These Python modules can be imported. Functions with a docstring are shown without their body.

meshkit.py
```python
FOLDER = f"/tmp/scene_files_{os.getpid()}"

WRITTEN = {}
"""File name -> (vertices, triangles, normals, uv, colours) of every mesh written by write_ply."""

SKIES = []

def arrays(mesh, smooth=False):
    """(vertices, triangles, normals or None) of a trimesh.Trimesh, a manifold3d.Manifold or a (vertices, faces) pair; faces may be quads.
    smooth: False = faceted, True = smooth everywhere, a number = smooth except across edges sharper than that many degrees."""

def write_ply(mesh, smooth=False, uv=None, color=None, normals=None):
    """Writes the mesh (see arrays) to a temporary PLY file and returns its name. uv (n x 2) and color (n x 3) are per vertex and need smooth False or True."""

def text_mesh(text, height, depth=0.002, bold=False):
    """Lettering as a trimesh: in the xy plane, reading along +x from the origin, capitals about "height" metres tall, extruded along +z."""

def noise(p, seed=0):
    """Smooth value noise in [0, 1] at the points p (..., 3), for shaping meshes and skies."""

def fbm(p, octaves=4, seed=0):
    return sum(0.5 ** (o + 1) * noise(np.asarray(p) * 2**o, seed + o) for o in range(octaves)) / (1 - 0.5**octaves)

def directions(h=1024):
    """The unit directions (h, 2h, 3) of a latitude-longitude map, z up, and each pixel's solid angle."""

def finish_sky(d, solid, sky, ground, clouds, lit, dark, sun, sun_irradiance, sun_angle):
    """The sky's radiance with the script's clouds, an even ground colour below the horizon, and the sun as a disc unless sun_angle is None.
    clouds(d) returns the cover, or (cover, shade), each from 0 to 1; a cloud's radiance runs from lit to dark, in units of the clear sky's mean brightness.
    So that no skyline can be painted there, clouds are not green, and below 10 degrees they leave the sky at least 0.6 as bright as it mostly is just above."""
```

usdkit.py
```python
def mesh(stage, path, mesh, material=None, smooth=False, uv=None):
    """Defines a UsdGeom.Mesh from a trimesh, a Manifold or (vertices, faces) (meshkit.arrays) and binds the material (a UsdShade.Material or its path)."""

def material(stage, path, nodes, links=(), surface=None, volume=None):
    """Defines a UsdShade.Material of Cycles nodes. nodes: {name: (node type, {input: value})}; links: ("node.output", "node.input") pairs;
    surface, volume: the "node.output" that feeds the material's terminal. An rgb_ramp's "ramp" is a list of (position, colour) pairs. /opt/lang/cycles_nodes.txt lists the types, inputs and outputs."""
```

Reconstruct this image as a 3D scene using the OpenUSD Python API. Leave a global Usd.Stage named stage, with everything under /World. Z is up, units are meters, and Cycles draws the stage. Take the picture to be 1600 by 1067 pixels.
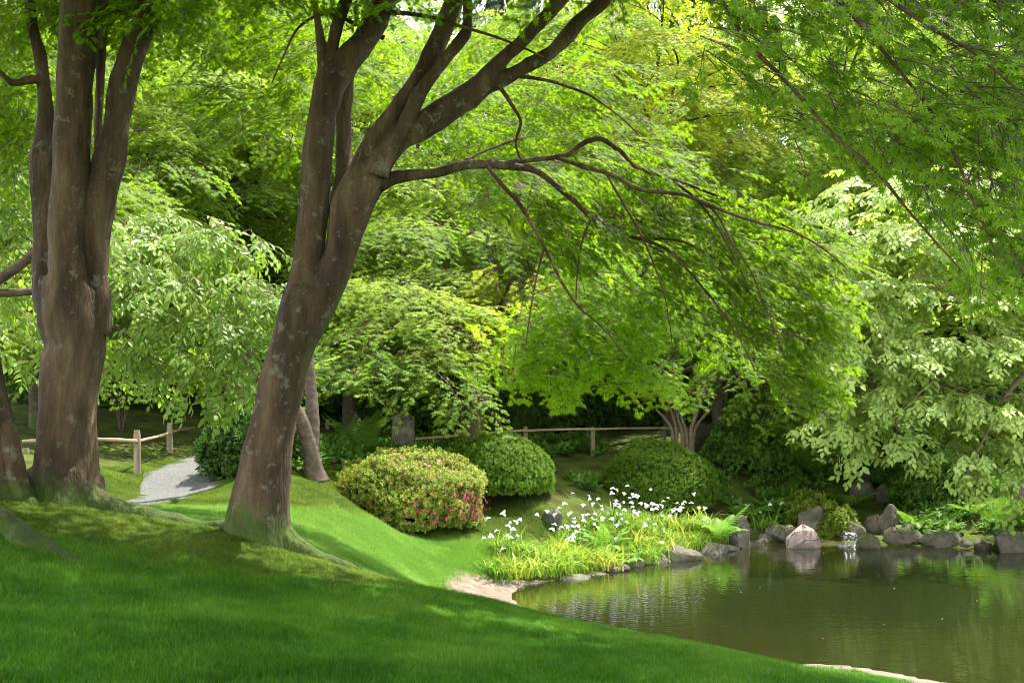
import math
import numpy as np, trimesh, shapely, manifold3d as m3
from scipy.interpolate import RBFInterpolator, CubicSpline
from scipy.spatial.transform import Rotation as Rot
from pxr import Usd, UsdGeom, UsdLux, UsdShade, Gf, Vt, Sdf
import usdkit, meshkit
from meshkit import fbm

stage = Usd.Stage.CreateInMemory()
UsdGeom.SetStageUpAxis(stage, UsdGeom.Tokens.z)
UsdGeom.SetStageMetersPerUnit(stage, 1.0)
UsdGeom.Xform.Define(stage, '/World')

# ------------------------------------------------------------------ camera, sky, sun, exposure
F, EYE, HOR = 1716.0, 3.0, 620.0            # focal length in photo pixels, eye height over the pond, horizon row
cam = UsdGeom.Camera.Define(stage, '/World/camera')
cam.CreateHorizontalApertureAttr(36.0)
cam.CreateFocalLengthAttr(36.0 * F / 1600)
cam.CreateVerticalApertureOffsetAttr((HOR - 533.5) / 1600 * 36.0)
cam.CreateClippingRangeAttr(Gf.Vec2f(0.05, 2000))
cam.CreateExposureAttr(1.85)
_x = UsdGeom.Xformable(cam); _x.AddTranslateOp().Set((0, 0, EYE)); _x.AddRotateXOp().Set(90)
SUN_EL, SUN_AZ = math.radians(65), math.radians(46)
SUN = np.array([math.cos(SUN_EL) * math.sin(SUN_AZ), math.cos(SUN_EL) * math.cos(SUN_AZ), math.sin(SUN_EL)])
usdkit.material(stage, '/World/Looks/sky_light', {
    "s": ("sky_texture", {"sky_type": "single_scattering", "sun_disc": False, "sun_elevation": SUN_EL, "sun_rotation": SUN_AZ}),
    "tc": ("texture_coordinate", {}), "mp": ("mapping", {"scale": (1, 1, 2.2)}), "n": ("noise_texture", {"scale": 2.4, "detail": 7, "roughness": .58}), "cr": ("map_range", {"from_min": .40, "from_max": .60, "clamp": True, "to_max": .9}),
    "c": ("mix_color", {"b": (9.0, 8.8, 8.4), "use_clamp": False}), "b": ("background_shader", {"strength": 0.15})},  # cloud cover added to whiten and strengthen the fill light
    [("tc.generated", "mp.vector"), ("mp.vector", "n.vector"), ("n.fac", "cr.value"), ("cr.result", "c.fac"), ("s.color", "c.a"), ("c.result", "b.color")], surface="b.background")
dome = UsdLux.DomeLight.Define(stage, '/World/sky')
dome.GetPrim().SetCustomDataByKey('kind', 'structure')
UsdShade.MaterialBindingAPI.Apply(dome.GetPrim()).Bind(UsdShade.Material.Get(stage, '/World/Looks/sky_light'))
sun = UsdLux.DistantLight.Define(stage, '/World/sun')
sun.CreateNormalizeAttr(True); sun.CreateIntensityAttr(1.25); sun.CreateAngleAttr(0.53); sun.CreateColorAttr(Gf.Vec3f(1.0, 0.95, 0.86))
_xx = np.cross([0, 1, 0], SUN); _xx /= np.linalg.norm(_xx); _m = np.eye(4); _m[0, :3] = _xx; _m[1, :3] = np.cross(SUN, _xx); _m[2, :3] = SUN
UsdGeom.Xformable(sun).AddTransformOp().Set(Gf.Matrix4d(_m.tolist()))

# ------------------------------------------------------------------ helpers
def P(px, py, d):
    return np.array([(px - 800.0) / F * d, d, EYE + (HOR - py) / F * d])

_names = {}
def numbered(parent, name):
    k = (parent, name); n = _names.get(k, -1) + 1; _names[k] = n
    return f'{parent}/{name}' if n == 0 else f'{parent}/{name}_{n:03d}'

def mark(prim, label=None, cat=None, group=None, kind=None):
    for key, v in (('label', label), ('category', cat), ('group', group), ('kind', kind)):
        if v:
            prim.SetCustomDataByKey(key, v)
    return prim

def thing(name, label, cat, loc=(0, 0, 0), group=None):
    x = UsdGeom.Xform.Define(stage, numbered('/World', name))
    x.AddTranslateOp().Set(Gf.Vec3d(*map(float, loc)))
    return mark(x.GetPrim(), label, cat, group)

def vf(mesh):
    if hasattr(mesh, 'to_mesh') or isinstance(mesh, trimesh.Trimesh):
        v, f, _ = meshkit.arrays(mesh)
        return np.asarray(v, float), np.asarray(f, int)
    return np.asarray(mesh[0], float), np.asarray(mesh[1], int)

def join(parts):
    V, Fc, n = [], [], 0
    for v, f in map(vf, parts):
        V.append(v); Fc.append(f + n); n += len(v)
    return np.vstack(V), np.vstack(Fc)

def put(name, mesh, mat, parent='/World', smooth=False, attrs=None, origin=None, label=None, cat=None, group=None, kind=None):
    """One Mesh prim; ORIGIN: world point of the parent Xform, subtracted from world vertices."""
    parent = str(parent.GetPath()) if hasattr(parent, 'GetPath') else parent
    v, f = vf(mesh)
    if origin is not None:
        v = v - np.asarray(origin, float)
    if attrs is not None and smooth not in (False, True):
        smooth = True
    m = usdkit.mesh(stage, numbered(parent, name), (v, f), mat, smooth)
    for k, a in (attrs or {}).items():
        UsdGeom.PrimvarsAPI(m).CreatePrimvar(k, Sdf.ValueTypeNames.FloatArray, 'vertex').Set(Vt.FloatArray.FromNumpy(np.asarray(a, np.float32)))
    return mark(m.GetPrim(), label, cat, group, kind)

def frames(head, up, roll=None):
    """Rotations whose x axis is HEAD and whose z axis is as near UP as can be."""
    h = head / np.linalg.norm(head, axis=1, keepdims=True)
    y = np.cross(up, h); y /= np.linalg.norm(y, axis=1, keepdims=True) + 1e-9
    R = Rot.from_matrix(np.stack([h, y, np.cross(h, y)], -1))
    return R if roll is None else R * Rot.from_euler('x', roll)

def scatter(name, parent, protos, pos, R, scale, rng, origin=None, ids=None, **kw):
    parent = str(parent.GetPath()) if hasattr(parent, 'GetPath') else parent
    p = UsdGeom.PointInstancer.Define(stage, numbered(parent, name))
    p.CreatePrototypesRel().SetTargets([Sdf.Path(q) for q in protos])
    pos = np.asarray(pos, float) - (0 if origin is None else np.asarray(origin, float))
    n = len(pos)
    ids = rng.integers(0, len(protos), n) if ids is None else ids
    p.CreatePositionsAttr(Vt.Vec3fArray.FromNumpy(pos.astype(np.float32)))
    p.CreateProtoIndicesAttr(Vt.IntArray.FromNumpy(np.asarray(ids, np.int32)))
    q = R.as_quat()
    p.CreateOrientationsAttr(Vt.QuathArray([Gf.Quath(float(a[3]), float(a[0]), float(a[1]), float(a[2])) for a in q]))
    s = np.broadcast_to(np.asarray(scale, float), (n,))
    p.CreateScalesAttr(Vt.Vec3fArray.FromNumpy(np.repeat(s[:, None], 3, 1).astype(np.float32)))
    return mark(p.GetPrim(), kind=kw.pop('kind', 'stuff'), **kw)

def spline(pts, step=0.06, minimum=4):
    """Smooth resampling of rows (x, y, z, r, ...)."""
    p = np.asarray(pts, float)
    t = np.concatenate([[0], np.cumsum(np.linalg.norm(np.diff(p[:, :3], axis=0), axis=1))])
    n = max(minimum, int(t[-1] / step) + 1)
    from scipy.interpolate import PchipInterpolator
    return PchipInterpolator(t, p)(np.linspace(0, t[-1], n))

def tube(pts, sides=10, step=0.06, jitter=0, seed=0):
    p = spline(pts, step)
    c, r = p[:, :3], p[:, 3]
    t = np.gradient(c, axis=0); t /= np.linalg.norm(t, axis=1, keepdims=True) + 1e-12
    a = np.cross(t[0], [0.3, 0.9, 0.2] if abs(t[0][1]) < .8 else [0.9, 0.2, 0.3]); a /= np.linalg.norm(a)
    A = []
    for k in range(len(c)):                        # parallel transport
        a = a - t[k] * (a @ t[k]); a /= np.linalg.norm(a); A.append(a)
    A = np.array(A); B = np.cross(t, A)
    ang = np.arange(sides) * 2 * np.pi / sides
    ring = np.cos(ang)[None, :, None] * A[:, None] + np.sin(ang)[None, :, None] * B[:, None]
    v = c[:, None] + r[:, None, None] * ring
    if jitter:
        v = v + ring * ((fbm(v * 3.0 + seed, 3) - 0.5) * 2 * jitter * r[:, None])[..., None]
    n = len(c)
    i, j = np.meshgrid(np.arange(n - 1), np.arange(sides), indexing='ij')
    q = np.stack([i * sides + j, i * sides + (j + 1) % sides, (i + 1) * sides + (j + 1) % sides, (i + 1) * sides + j], -1).reshape(-1, 4)
    f = np.vstack([q[:, [0, 1, 2]], q[:, [0, 2, 3]]])
    v = np.vstack([v.reshape(-1, 3), c[:1], c[-1:]])
    k, e = len(v) - 2, (n - 1) * sides
    cap = [[k, (j + 1) % sides, j] for j in range(sides)] + [[k + 1, e + j, e + (j + 1) % sides] for j in range(sides)]
    return v, np.vstack([f, cap])

def LP(d, rows):
    """Rows (px, py, width in px[, depth offset]) at depth d as (x, y, z, r)."""
    out = []
    for r in rows:
        dd = d + (r[3] if len(r) > 3 else 0)
        out.append([*P(r[0], r[1], dd), r[2] / 2 / F * dd])
    return np.array(out)

def weld(tubes, edge=0.045, rounds=6, bump=0.012, scale=5.0, seed=0):
    """Tubes joined into one bark surface: union, even triangles, smoothing at the joints, knobbly relief."""
    ms = []
    for v, f in tubes:
        m = m3.Manifold(m3.Mesh(np.asarray(v, np.float32), np.asarray(f, np.uint32)))
        if m.is_empty() or m.volume() < 0:
            m = m3.Manifold(m3.Mesh(np.asarray(v, np.float32), np.asarray(f[:, ::-1], np.uint32)))
        ms.append(m)
    m = m3.Manifold.batch_boolean(ms, m3.OpType.Add).refine_to_length(edge)
    a = m.to_mesh(); t = trimesh.Trimesh(a.vert_properties[:, :3], a.tri_verts, process=True)
    trimesh.smoothing.filter_taubin(t, 0.5, 0.52, iterations=rounds)
    v = np.array(t.vertices); n = np.array(t.vertex_normals)
    rel = (fbm(v * [scale * .8, scale * .8, scale * .16] + seed, 3) - .5) * 2 * bump * 2.6 + (fbm(v * [scale * 2, scale * 2, scale * .8] + seed, 3) - .5) * bump * 1.6 + (fbm(v * [22, 22, 7] + seed, 3) - .5) * bump * .9
    return v + n * rel[:, None], np.array(t.faces)

# ------------------------------------------------------------------ materials
def hexlin(r, g, b):
    return tuple(((c / 255 + .055) / 1.055) ** 2.4 if c > 10 else c / 255 / 12.92 for c in (r, g, b))

def leaf_look(name, dark, mid, light, trans, rough=0.5, tf=0.42, spec=0.22, patchy=0.0):
    """Leaves: tone from leaf to leaf and spray to spray, light shining through the blade."""
    n = {"a": ("attribute", {"attribute": "tone"}), "o": ("object_info", {}),
        "h": ("math", {"math_type": "multiply_add", "value2": 0.55, "value3": 0.0}),
        "s": ("math", {"math_type": "multiply_add", "value2": 0.45}),
        "r": ("rgb_ramp", {"ramp": [(0, dark), (0.5, mid), (1, light)]}),
        "t": ("mix_color", {"blend_type": "multiply", "fac": 1.0, "b": trans, "use_clamp": False}),
        "p": ("principled_bsdf", {"roughness": rough, "specular_ior_level": spec}),
        "tr": ("translucent_bsdf", {}), "m": ("mix_closure", {"fac": tf})}
    l = [("a.fac", "h.value1"), ("o.random", "s.value1"), ("h.value", "s.value3"), ("r.color", "p.base_color"),
         ("r.color", "t.a"), ("t.result", "tr.color"), ("p.BSDF", "m.closure1"), ("tr.BSDF", "m.closure2")]
    if patchy:                                                       # turf and moss differ from patch to patch
        n |= {"g": ("geometry", {}), "pn": ("noise_texture", {"scale": 1.1, "detail": 7, "roughness": .62}), "pm": ("math", {"math_type": "multiply_add", "value2": 2.2 * patchy, "value3": -1.1 * patchy}), "pa": ("math", {"math_type": "add", "use_clamp": True})}
        l += [("g.position", "pn.vector"), ("pn.fac", "pm.value1"), ("pm.value", "pa.value1"), ("s.value", "pa.value2"), ("pa.value", "r.fac")]
    else:
        l.append(("s.value", "r.fac"))
    return usdkit.material(stage, f'/World/Looks/{name}', n, l, surface="m.closure")

LEAF = {
    'fine': leaf_look('maple_leaf_green', (0.075, 0.145, 0.006), (0.125, 0.22, 0.008), (0.19, 0.3, 0.012), (2.0, 1.95, 0.7), tf=.52, spec=.15),
    'overhang': leaf_look('maple_leaf_overhang_lit', (.09, .165, .010), (.145, .25, .014), (.225, .33, .03), (2.0, 1.95, .8), tf=.52, spec=.25),  # lighter copy of the same maple's leaf, sun brightness put into its colour
    'skirt': leaf_look('maple_leaf_backlit', (0.125, 0.235, 0.008), (0.195, 0.335, 0.012), (0.285, 0.42, 0.02), (2.0, 1.9, 0.8), tf=.56, spec=.12),  # brighter copy of the same maple's leaf, backlight painted into the tone
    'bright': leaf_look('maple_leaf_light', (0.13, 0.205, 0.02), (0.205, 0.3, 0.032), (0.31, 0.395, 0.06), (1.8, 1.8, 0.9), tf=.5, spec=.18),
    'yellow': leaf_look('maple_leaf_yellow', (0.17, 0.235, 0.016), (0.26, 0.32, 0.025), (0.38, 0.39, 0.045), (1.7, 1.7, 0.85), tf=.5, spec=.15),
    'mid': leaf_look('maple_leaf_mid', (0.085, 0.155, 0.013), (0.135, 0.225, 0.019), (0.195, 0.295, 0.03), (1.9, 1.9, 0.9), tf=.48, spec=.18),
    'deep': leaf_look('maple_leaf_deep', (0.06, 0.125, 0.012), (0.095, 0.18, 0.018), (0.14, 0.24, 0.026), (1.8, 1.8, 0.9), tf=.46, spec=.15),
    'cherry': leaf_look('cherry_leaf', (0.1, 0.18, 0.022), (0.165, 0.265, 0.038), (0.255, 0.36, 0.07), (1.6, 1.6, 0.9), rough=.45, tf=.44, spec=.3),
    'big': leaf_look('pale_broad_leaf', (0.15, 0.245, 0.04), (0.235, 0.345, 0.065), (0.36, 0.46, 0.12), (1.45, 1.4, 0.95), rough=.45, tf=.44, spec=.3),
    'needle': leaf_look('conifer_needles', (0.03, 0.062, 0.018), (0.045, 0.09, 0.026), (0.065, 0.12, 0.036), (1.3, 1.3, 1.0), tf=.25),
    'dark': leaf_look('evergreen_leaf', (0.03, 0.068, 0.011), (0.048, 0.1, 0.016), (0.072, 0.14, 0.024), (1.4, 1.5, 1.0), rough=.42, tf=.32, spec=.18),
    'box': leaf_look('clipped_shrub_leaf', (0.058, 0.12, 0.008), (0.09, 0.17, 0.012), (0.14, 0.235, 0.02), (1.5, 1.5, 0.9), rough=.5, tf=.3, spec=.12),
    'azalea': leaf_look('azalea_leaf', (0.09, 0.18, 0.013), (0.18, 0.275, 0.022), (0.5, 0.28, 0.12), (1.4, 1.4, 1.0), rough=.45, tf=.34),
    'spirea': leaf_look('golden_shrub_leaf', (0.085, 0.13, 0.012), (0.13, 0.185, 0.016), (0.18, 0.235, 0.022), (1.5, 1.5, 1.0), tf=.35),
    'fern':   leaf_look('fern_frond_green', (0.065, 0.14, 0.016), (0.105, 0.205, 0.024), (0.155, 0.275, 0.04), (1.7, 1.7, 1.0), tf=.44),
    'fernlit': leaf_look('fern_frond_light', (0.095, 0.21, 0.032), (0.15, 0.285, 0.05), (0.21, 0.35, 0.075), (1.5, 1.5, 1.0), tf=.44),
    'iris': leaf_look('iris_leaf', (0.07, 0.17, 0.018), (0.17, 0.29, 0.03), (0.5, 0.44, 0.06), (1.4, 1.4, 1.0), rough=.4, tf=.4),
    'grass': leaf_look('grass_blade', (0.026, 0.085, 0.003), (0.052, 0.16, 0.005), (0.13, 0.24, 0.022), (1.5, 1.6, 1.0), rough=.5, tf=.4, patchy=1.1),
    'lawnlit': leaf_look('sunlit_grass_blade', (0.075, 0.165, 0.018), (0.12, 0.24, 0.034), (0.21, 0.32, 0.07), (1.5, 1.6, 1.0), rough=.5, tf=.4, patchy=.55),  # same grass in a lit copy: the sunshine is in the blade colour
    'moss': leaf_look('moss_cushion', (0.04, 0.08, 0.006), (0.08, 0.135, 0.01), (0.14, 0.19, 0.018), (1.4, 1.4, 1.0), tf=.25, spec=.1, patchy=1.1),
    'cover': leaf_look('ground_cover_leaf', (0.045, 0.11, 0.012), (0.075, 0.165, 0.018), (0.115, 0.225, 0.028), (1.5, 1.5, 1.0), rough=.42, tf=.36),
}

def rough_look(name, stops, scale=4, stretch=(1, 1, 1), detail=6, rough=0.85, bump=0.5, bump_scale=30, bump_dist=0.02, moss=None, spots=None, spec=0.3):
    """Earth, bark, stone: noise colours on the point in space, relief, moss where the mesh's attribute says so."""
    n = {"g": ("geometry", {}), "m": ("mapping", {"scale": stretch}), "n": ("noise_texture", {"scale": scale, "detail": detail, "roughness": .62}),
         "r": ("rgb_ramp", {"ramp": stops}), "b": ("noise_texture", {"scale": bump_scale, "detail": 5, "roughness": .65}),
         "u": ("bump", {"strength": bump, "distance": bump_dist}), "p": ("principled_bsdf", {"roughness": rough, "specular_ior_level": spec})}
    l = [("g.position", "m.vector"), ("m.vector", "n.vector"), ("n.fac", "r.fac"), ("m.vector", "b.vector"), ("b.fac", "u.height"), ("u.normal", "p.normal")]
    col = "r.color"
    if spots:                                                        # lichen patches
        n |= {"v": ("noise_texture", {"scale": spots[0], "detail": 4, "roughness": .7}), "vr": ("map_range", {"from_min": spots[1], "from_max": spots[1] + .08, "clamp": True, "to_max": spots[3]}),
              "vm": ("mix_color", {"b": spots[2]})}
        l += [("g.position", "v.vector"), ("v.fac", "vr.value"), ("vr.result", "vm.fac"), (col, "vm.a")]; col = "vm.result"
    if moss:
        n |= {"a": ("attribute", {"attribute": "moss"}), "mn": ("noise_texture", {"scale": 14, "detail": 6, "roughness": .7}), "ad": ("math", {"math_type": "add"}),
              "mr": ("map_range", {"from_min": .95, "from_max": 1.2, "clamp": True}), "mc": ("rgb_ramp", {"ramp": moss}), "mn2": ("noise_texture", {"scale": 5, "detail": 6, "roughness": .7}), "mm": ("mix_color", {})}
        l += [("g.position", "mn.vector"), ("g.position", "mn2.vector"), ("a.fac", "ad.value1"), ("mn.fac", "ad.value2"), ("ad.value", "mr.value"), ("mr.result", "mm.fac"), (col, "mm.a"), ("mn2.fac", "mc.fac"), ("mc.color", "mm.b")]
        col = "mm.result"
    l.append((col, "p.base_color"))
    return usdkit.material(stage, f'/World/Looks/{name}', n, l, surface="p.BSDF")

MOSS = [(.25, (.016, .032, .004)), (.5, (.038, .066, .007)), (.75, (.075, .105, .012))]
BARK = rough_look('maple_bark', [(.30, (.013, .0075, .003)), (.42, (.040, .024, .011)), (.54, (.078, .049, .024)), (.70, (.15, .105, .06))], scale=4.5, stretch=(1, 1, .22), detail=12, bump=1.0, bump_scale=20, bump_dist=.06, moss=MOSS, spots=(8, .575, (.15, .15, .10), .6))
BARK2 = rough_look('grey_bark', [(.25, (.025, .017, .01)), (.5, (.06, .043, .027)), (.8, (.13, .10, .07))], scale=9, stretch=(1, 1, 1.6), bump=.6, bump_scale=22, moss=MOSS)
TWIG = usdkit.material(stage, '/World/Looks/twig', {"p": ("principled_bsdf", {"base_color": (.05, .032, .018), "roughness": .7})}, surface="p.BSDF")
REDTWIG = usdkit.material(stage, '/World/Looks/reddish_twig', {"p": ("principled_bsdf", {"base_color": (.13, .06, .035), "roughness": .6})}, surface="p.BSDF")
PALEBARK = rough_look('pale_stem', [(.3, (.13, .095, .06)), (.7, (.26, .20, .13))], scale=14, bump=.3)
GROUND = rough_look('moss_and_soil', [(.28, (.035, .024, .011)), (.42, (.05, .052, .011)), (.54, (.065, .098, .011)), (.75, (.11, .145, .017))], scale=1.6, detail=12, bump=1.0, bump_scale=18, bump_dist=.09, rough=.95, spec=.15)
TURF = rough_look('turf', [(.3, (.035, .095, .005)), (.5, (.06, .145, .008)), (.72, (.10, .195, .016))], scale=2.5, detail=9, bump=.7, bump_scale=60, bump_dist=.02, rough=.95, spec=.12,
                  moss=[(.25, (.04, .06, .007)), (.45, (.065, .115, .009)), (.6, (.09, .145, .012)), (.8, (.12, .15, .022))])
GRAVEL = rough_look('grey_gravel', [(.3, (.05, .051, .046)), (.5, (.095, .096, .09)), (.7, (.155, .155, .147))], scale=26, detail=8, bump=.9, bump_scale=45, bump_dist=.03, rough=.95)
SAND = rough_look('pale_sand', [(.3, (.075, .056, .038)), (.55, (.145, .112, .082)), (.72, (.21, .168, .128))], scale=6, detail=9, bump=.5, bump_scale=60, rough=.95)
MUD = rough_look('pond_mud', [(.3, (.06, .04, .018)), (.6, (.12, .08, .035)), (.8, (.16, .11, .05))], scale=3, bump=.3)
STONE = rough_look('mossy_stone', [(.25, (.034, .029, .020)), (.5, (.085, .074, .053)), (.75, (.15, .133, .10))], scale=5, detail=9, bump=.7, bump_scale=18, bump_dist=.03, moss=MOSS, spots=(7, .62, (.21, .20, .165), .6))
PINKSTONE = rough_look('pale_pink_stone', [(.25, (.13, .10, .082)), (.5, (.21, .165, .14)), (.75, (.30, .25, .215))], scale=7, detail=9, bump=.5, bump_scale=22, bump_dist=.02, spots=(16, .66, (.6, .57, .53), .8))
LOG = rough_look('weathered_rail', [(.3, (.19, .125, .075)), (.6, (.32, .225, .145)), (.8, (.42, .31, .215))], scale=9, stretch=(.3, .3, 1), bump=.3, rough=.8)
POST = rough_look('weathered_post', [(.3, (.12, .10, .06)), (.6, (.21, .18, .11)), (.8, (.29, .25, .17))], scale=12, stretch=(1, 1, .2), bump=.4, rough=.85)
CORE = usdkit.material(stage, '/World/Looks/shrub_core', {"p": ("principled_bsdf", {"base_color": (.022, .028, .010), "roughness": .95})}, surface="p.BSDF")
PETAL = usdkit.material(stage, '/World/Looks/iris_petal', {"p": ("principled_bsdf", {"base_color": (.70, .71, .82), "roughness": .6}), "t": ("translucent_bsdf", {"color": (.8, .8, .86)}), "m": ("mix_closure", {"fac": .3})},
                        [("p.BSDF", "m.closure1"), ("t.BSDF", "m.closure2")], surface="m.closure")
PINK = usdkit.material(stage, '/World/Looks/azalea_petal', {"p": ("principled_bsdf", {"base_color": (.62, .06, .19), "roughness": .6}), "t": ("translucent_bsdf", {"color": (.7, .1, .25)}), "m": ("mix_closure", {"fac": .3})},
                       [("p.BSDF", "m.closure1"), ("t.BSDF", "m.closure2")], surface="m.closure")
WATER = usdkit.material(stage, '/World/Looks/pond_water', {
    "g": ("geometry", {}), "m1": ("mapping", {"scale": (.55, 2.6, 1)}), "n1": ("noise_texture", {"scale": 2.2, "detail": 3, "roughness": .5}),
    "m2": ("mapping", {"scale": (.8, 5.5, 1)}), "n2": ("noise_texture", {"scale": 3.0, "detail": 2, "roughness": .45, "distortion": .4}),
    "m3": ("mapping", {"location": (-2.2, -16.5, 0)}), "w": ("wave_texture", {"wave_type": "rings", "rings_direction": "spherical", "scale": 2.6, "distortion": 1.2, "detail": 1, "detail_scale": 1.5}),
    "ln": ("vector_math", {"math_type": "length"}), "fo": ("map_range", {"from_min": .8, "from_max": 5.0, "to_min": .35, "to_max": 0.0, "clamp": True}), "wf": ("math", {"math_type": "multiply"}),
    "a1": ("math", {"math_type": "multiply_add", "value2": .55}), "a2": ("math", {"math_type": "add"}),
    "u": ("bump", {"strength": .10, "distance": .03}), "f": ("fresnel", {"IOR": 1.5}), "gl": ("glossy_bsdf", {"roughness": .012, "color": (1, 1, 1)}),
    "d": ("diffuse_bsdf", {"color": (.014, .019, .005)}), "t": ("transparent_bsdf", {"color": (.34, .27, .13)}), "b": ("mix_closure", {"fac": .5}), "s": ("mix_closure", {})},
    [("g.position", "m1.vector"), ("m1.vector", "n1.vector"), ("g.position", "m2.vector"), ("m2.vector", "n2.vector"), ("g.position", "m3.vector"), ("m3.vector", "w.vector"), ("m3.vector", "ln.vector1"),
     ("ln.value", "fo.value"), ("fo.result", "wf.value1"), ("w.fac", "wf.value2"), ("n2.fac", "a1.value1"), ("n1.fac", "a1.value3"), ("a1.value", "a2.value1"), ("wf.value", "a2.value2"),
     ("a2.value", "u.height"), ("u.normal", "f.normal") if False else ("u.normal", "gl.normal"), ("d.BSDF", "b.closure1"), ("t.BSDF", "b.closure2"), ("f.fac", "s.fac"), ("b.closure", "s.closure1"), ("gl.BSDF", "s.closure2")], surface="s.closure")
FOAM = usdkit.material(stage, '/World/Looks/falling_water', {"p": ("principled_bsdf", {"base_color": (.20, .22, .235), "roughness": .15}), "t": ("transparent_bsdf", {}), "n": ("noise_texture", {"scale": 30, "detail": 4}), "g": ("geometry", {}),
                        "mp": ("mapping", {"scale": (1, 1, .25)}), "r": ("map_range", {"from_min": .50, "from_max": .66, "clamp": True}), "m": ("mix_closure", {})},
                       [("g.position", "mp.vector"), ("mp.vector", "n.vector"), ("n.fac", "r.value"), ("r.result", "m.fac"), ("t.BSDF", "m.closure1"), ("p.BSDF", "m.closure2")], surface="m.closure")

# ------------------------------------------------------------------ terrain
_ctl = [(0, 1067, 5.2), (600, 1067, 5.6), (1000, 1067, 6.2), (1250, 1067, 6.6), (1300, 1064, 7.3), (1100, 1017, 8), (900, 980, 8.6), (700, 927, 9.3), (540, 890, 9.8), (450, 857, 9.6), (405, 840, 9.4),
        (350, 830, 10.2), (250, 826, 10.2), (150, 792, 10), (50, 772, 9.7), (0, 770, 9.3), (-150, 760, 9.5), (300, 900, 8), (100, 900, 7.5), (0, 860, 7.8), (300, 980, 6.5), (600, 960, 7.8), (800, 1000, 7.5),
        (230, 800, 14), (300, 815, 12.5), (480, 830, 13.5), (560, 880, 13), (600, 850, 15.5), (650, 900, 15.3), (690, 913, 16), (780, 850, 18.5), (800, 880, 18),
        (180, 790, 14.5), (290, 735, 19), (330, 725, 20.5), (200, 765, 17), (340, 760, 17), (170, 745, 17), (200, 650, 25), (250, 620, 30), (350, 640, 30), (100, 650, 24), (0, 720, 16),
        (420, 780, 16), (500, 760, 17), (490, 740, 18.5), (560, 715, 22), (640, 835, 18.3), (540, 790, 18.3), (770, 795, 20.5), (860, 800, 20.5), (900, 740, 24), (925, 715, 26), (820, 710, 26), (640, 710, 25),
        (1040, 700, 27), (1110, 715, 26), (1190, 710, 26.5), (1040, 805, 23), (880, 836, 20.4), (950, 828, 20.7), (1050, 824, 21.7), (1150, 820, 22.8), (1250, 830, 23.5), (1400, 800, 24.5), (1500, 790, 24), (1590, 790, 23.5), (1750, 790, 23.5),
        (1450, 720, 28), (1550, 700, 28), (1360, 795, 25)]
_C = [P(*c) for c in _ctl] + [np.array(c, float) for c in
      [(0, 0, 1.4), (-4, 0, 1.75), (3, 0, 1.25), (0, -8, 1.5), (6, 2, 1.0), (.5, 11, .6), (1.5, 10.3, .55), (2.6, 9.4, .5), (3.4, 10.6, .25), (4.4, 9.7, .25), (6, 8.6, .25), (9, 8, .25), (-9, 5, 2.3), (-10, 12, 2.2),
       (-12, 25, 2.8), (-20, 40, 4), (0, 40, 2.6), (15, 40, 3.2), (0, 60, 4), (-25, 60, 6), (25, 60, 5), (14, 30, 2.2), (0, 32, 2.0), (7, 33, 2.2), (-6, 33, 2.6), (18, 15, .6), (16, 5, .5), (0, 90, 5), (60, 90, 5), (-60, 90, 6), (60, 0, 1.5), (-60, 0, 3), (0, -60, 2), (60, -60, 2), (-60, -60, 2)]]
_C = np.array(_C)
_rbf = RBFInterpolator(_C[:, :2], _C[:, 2], kernel='thin_plate_spline', smoothing=0.02)
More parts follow.
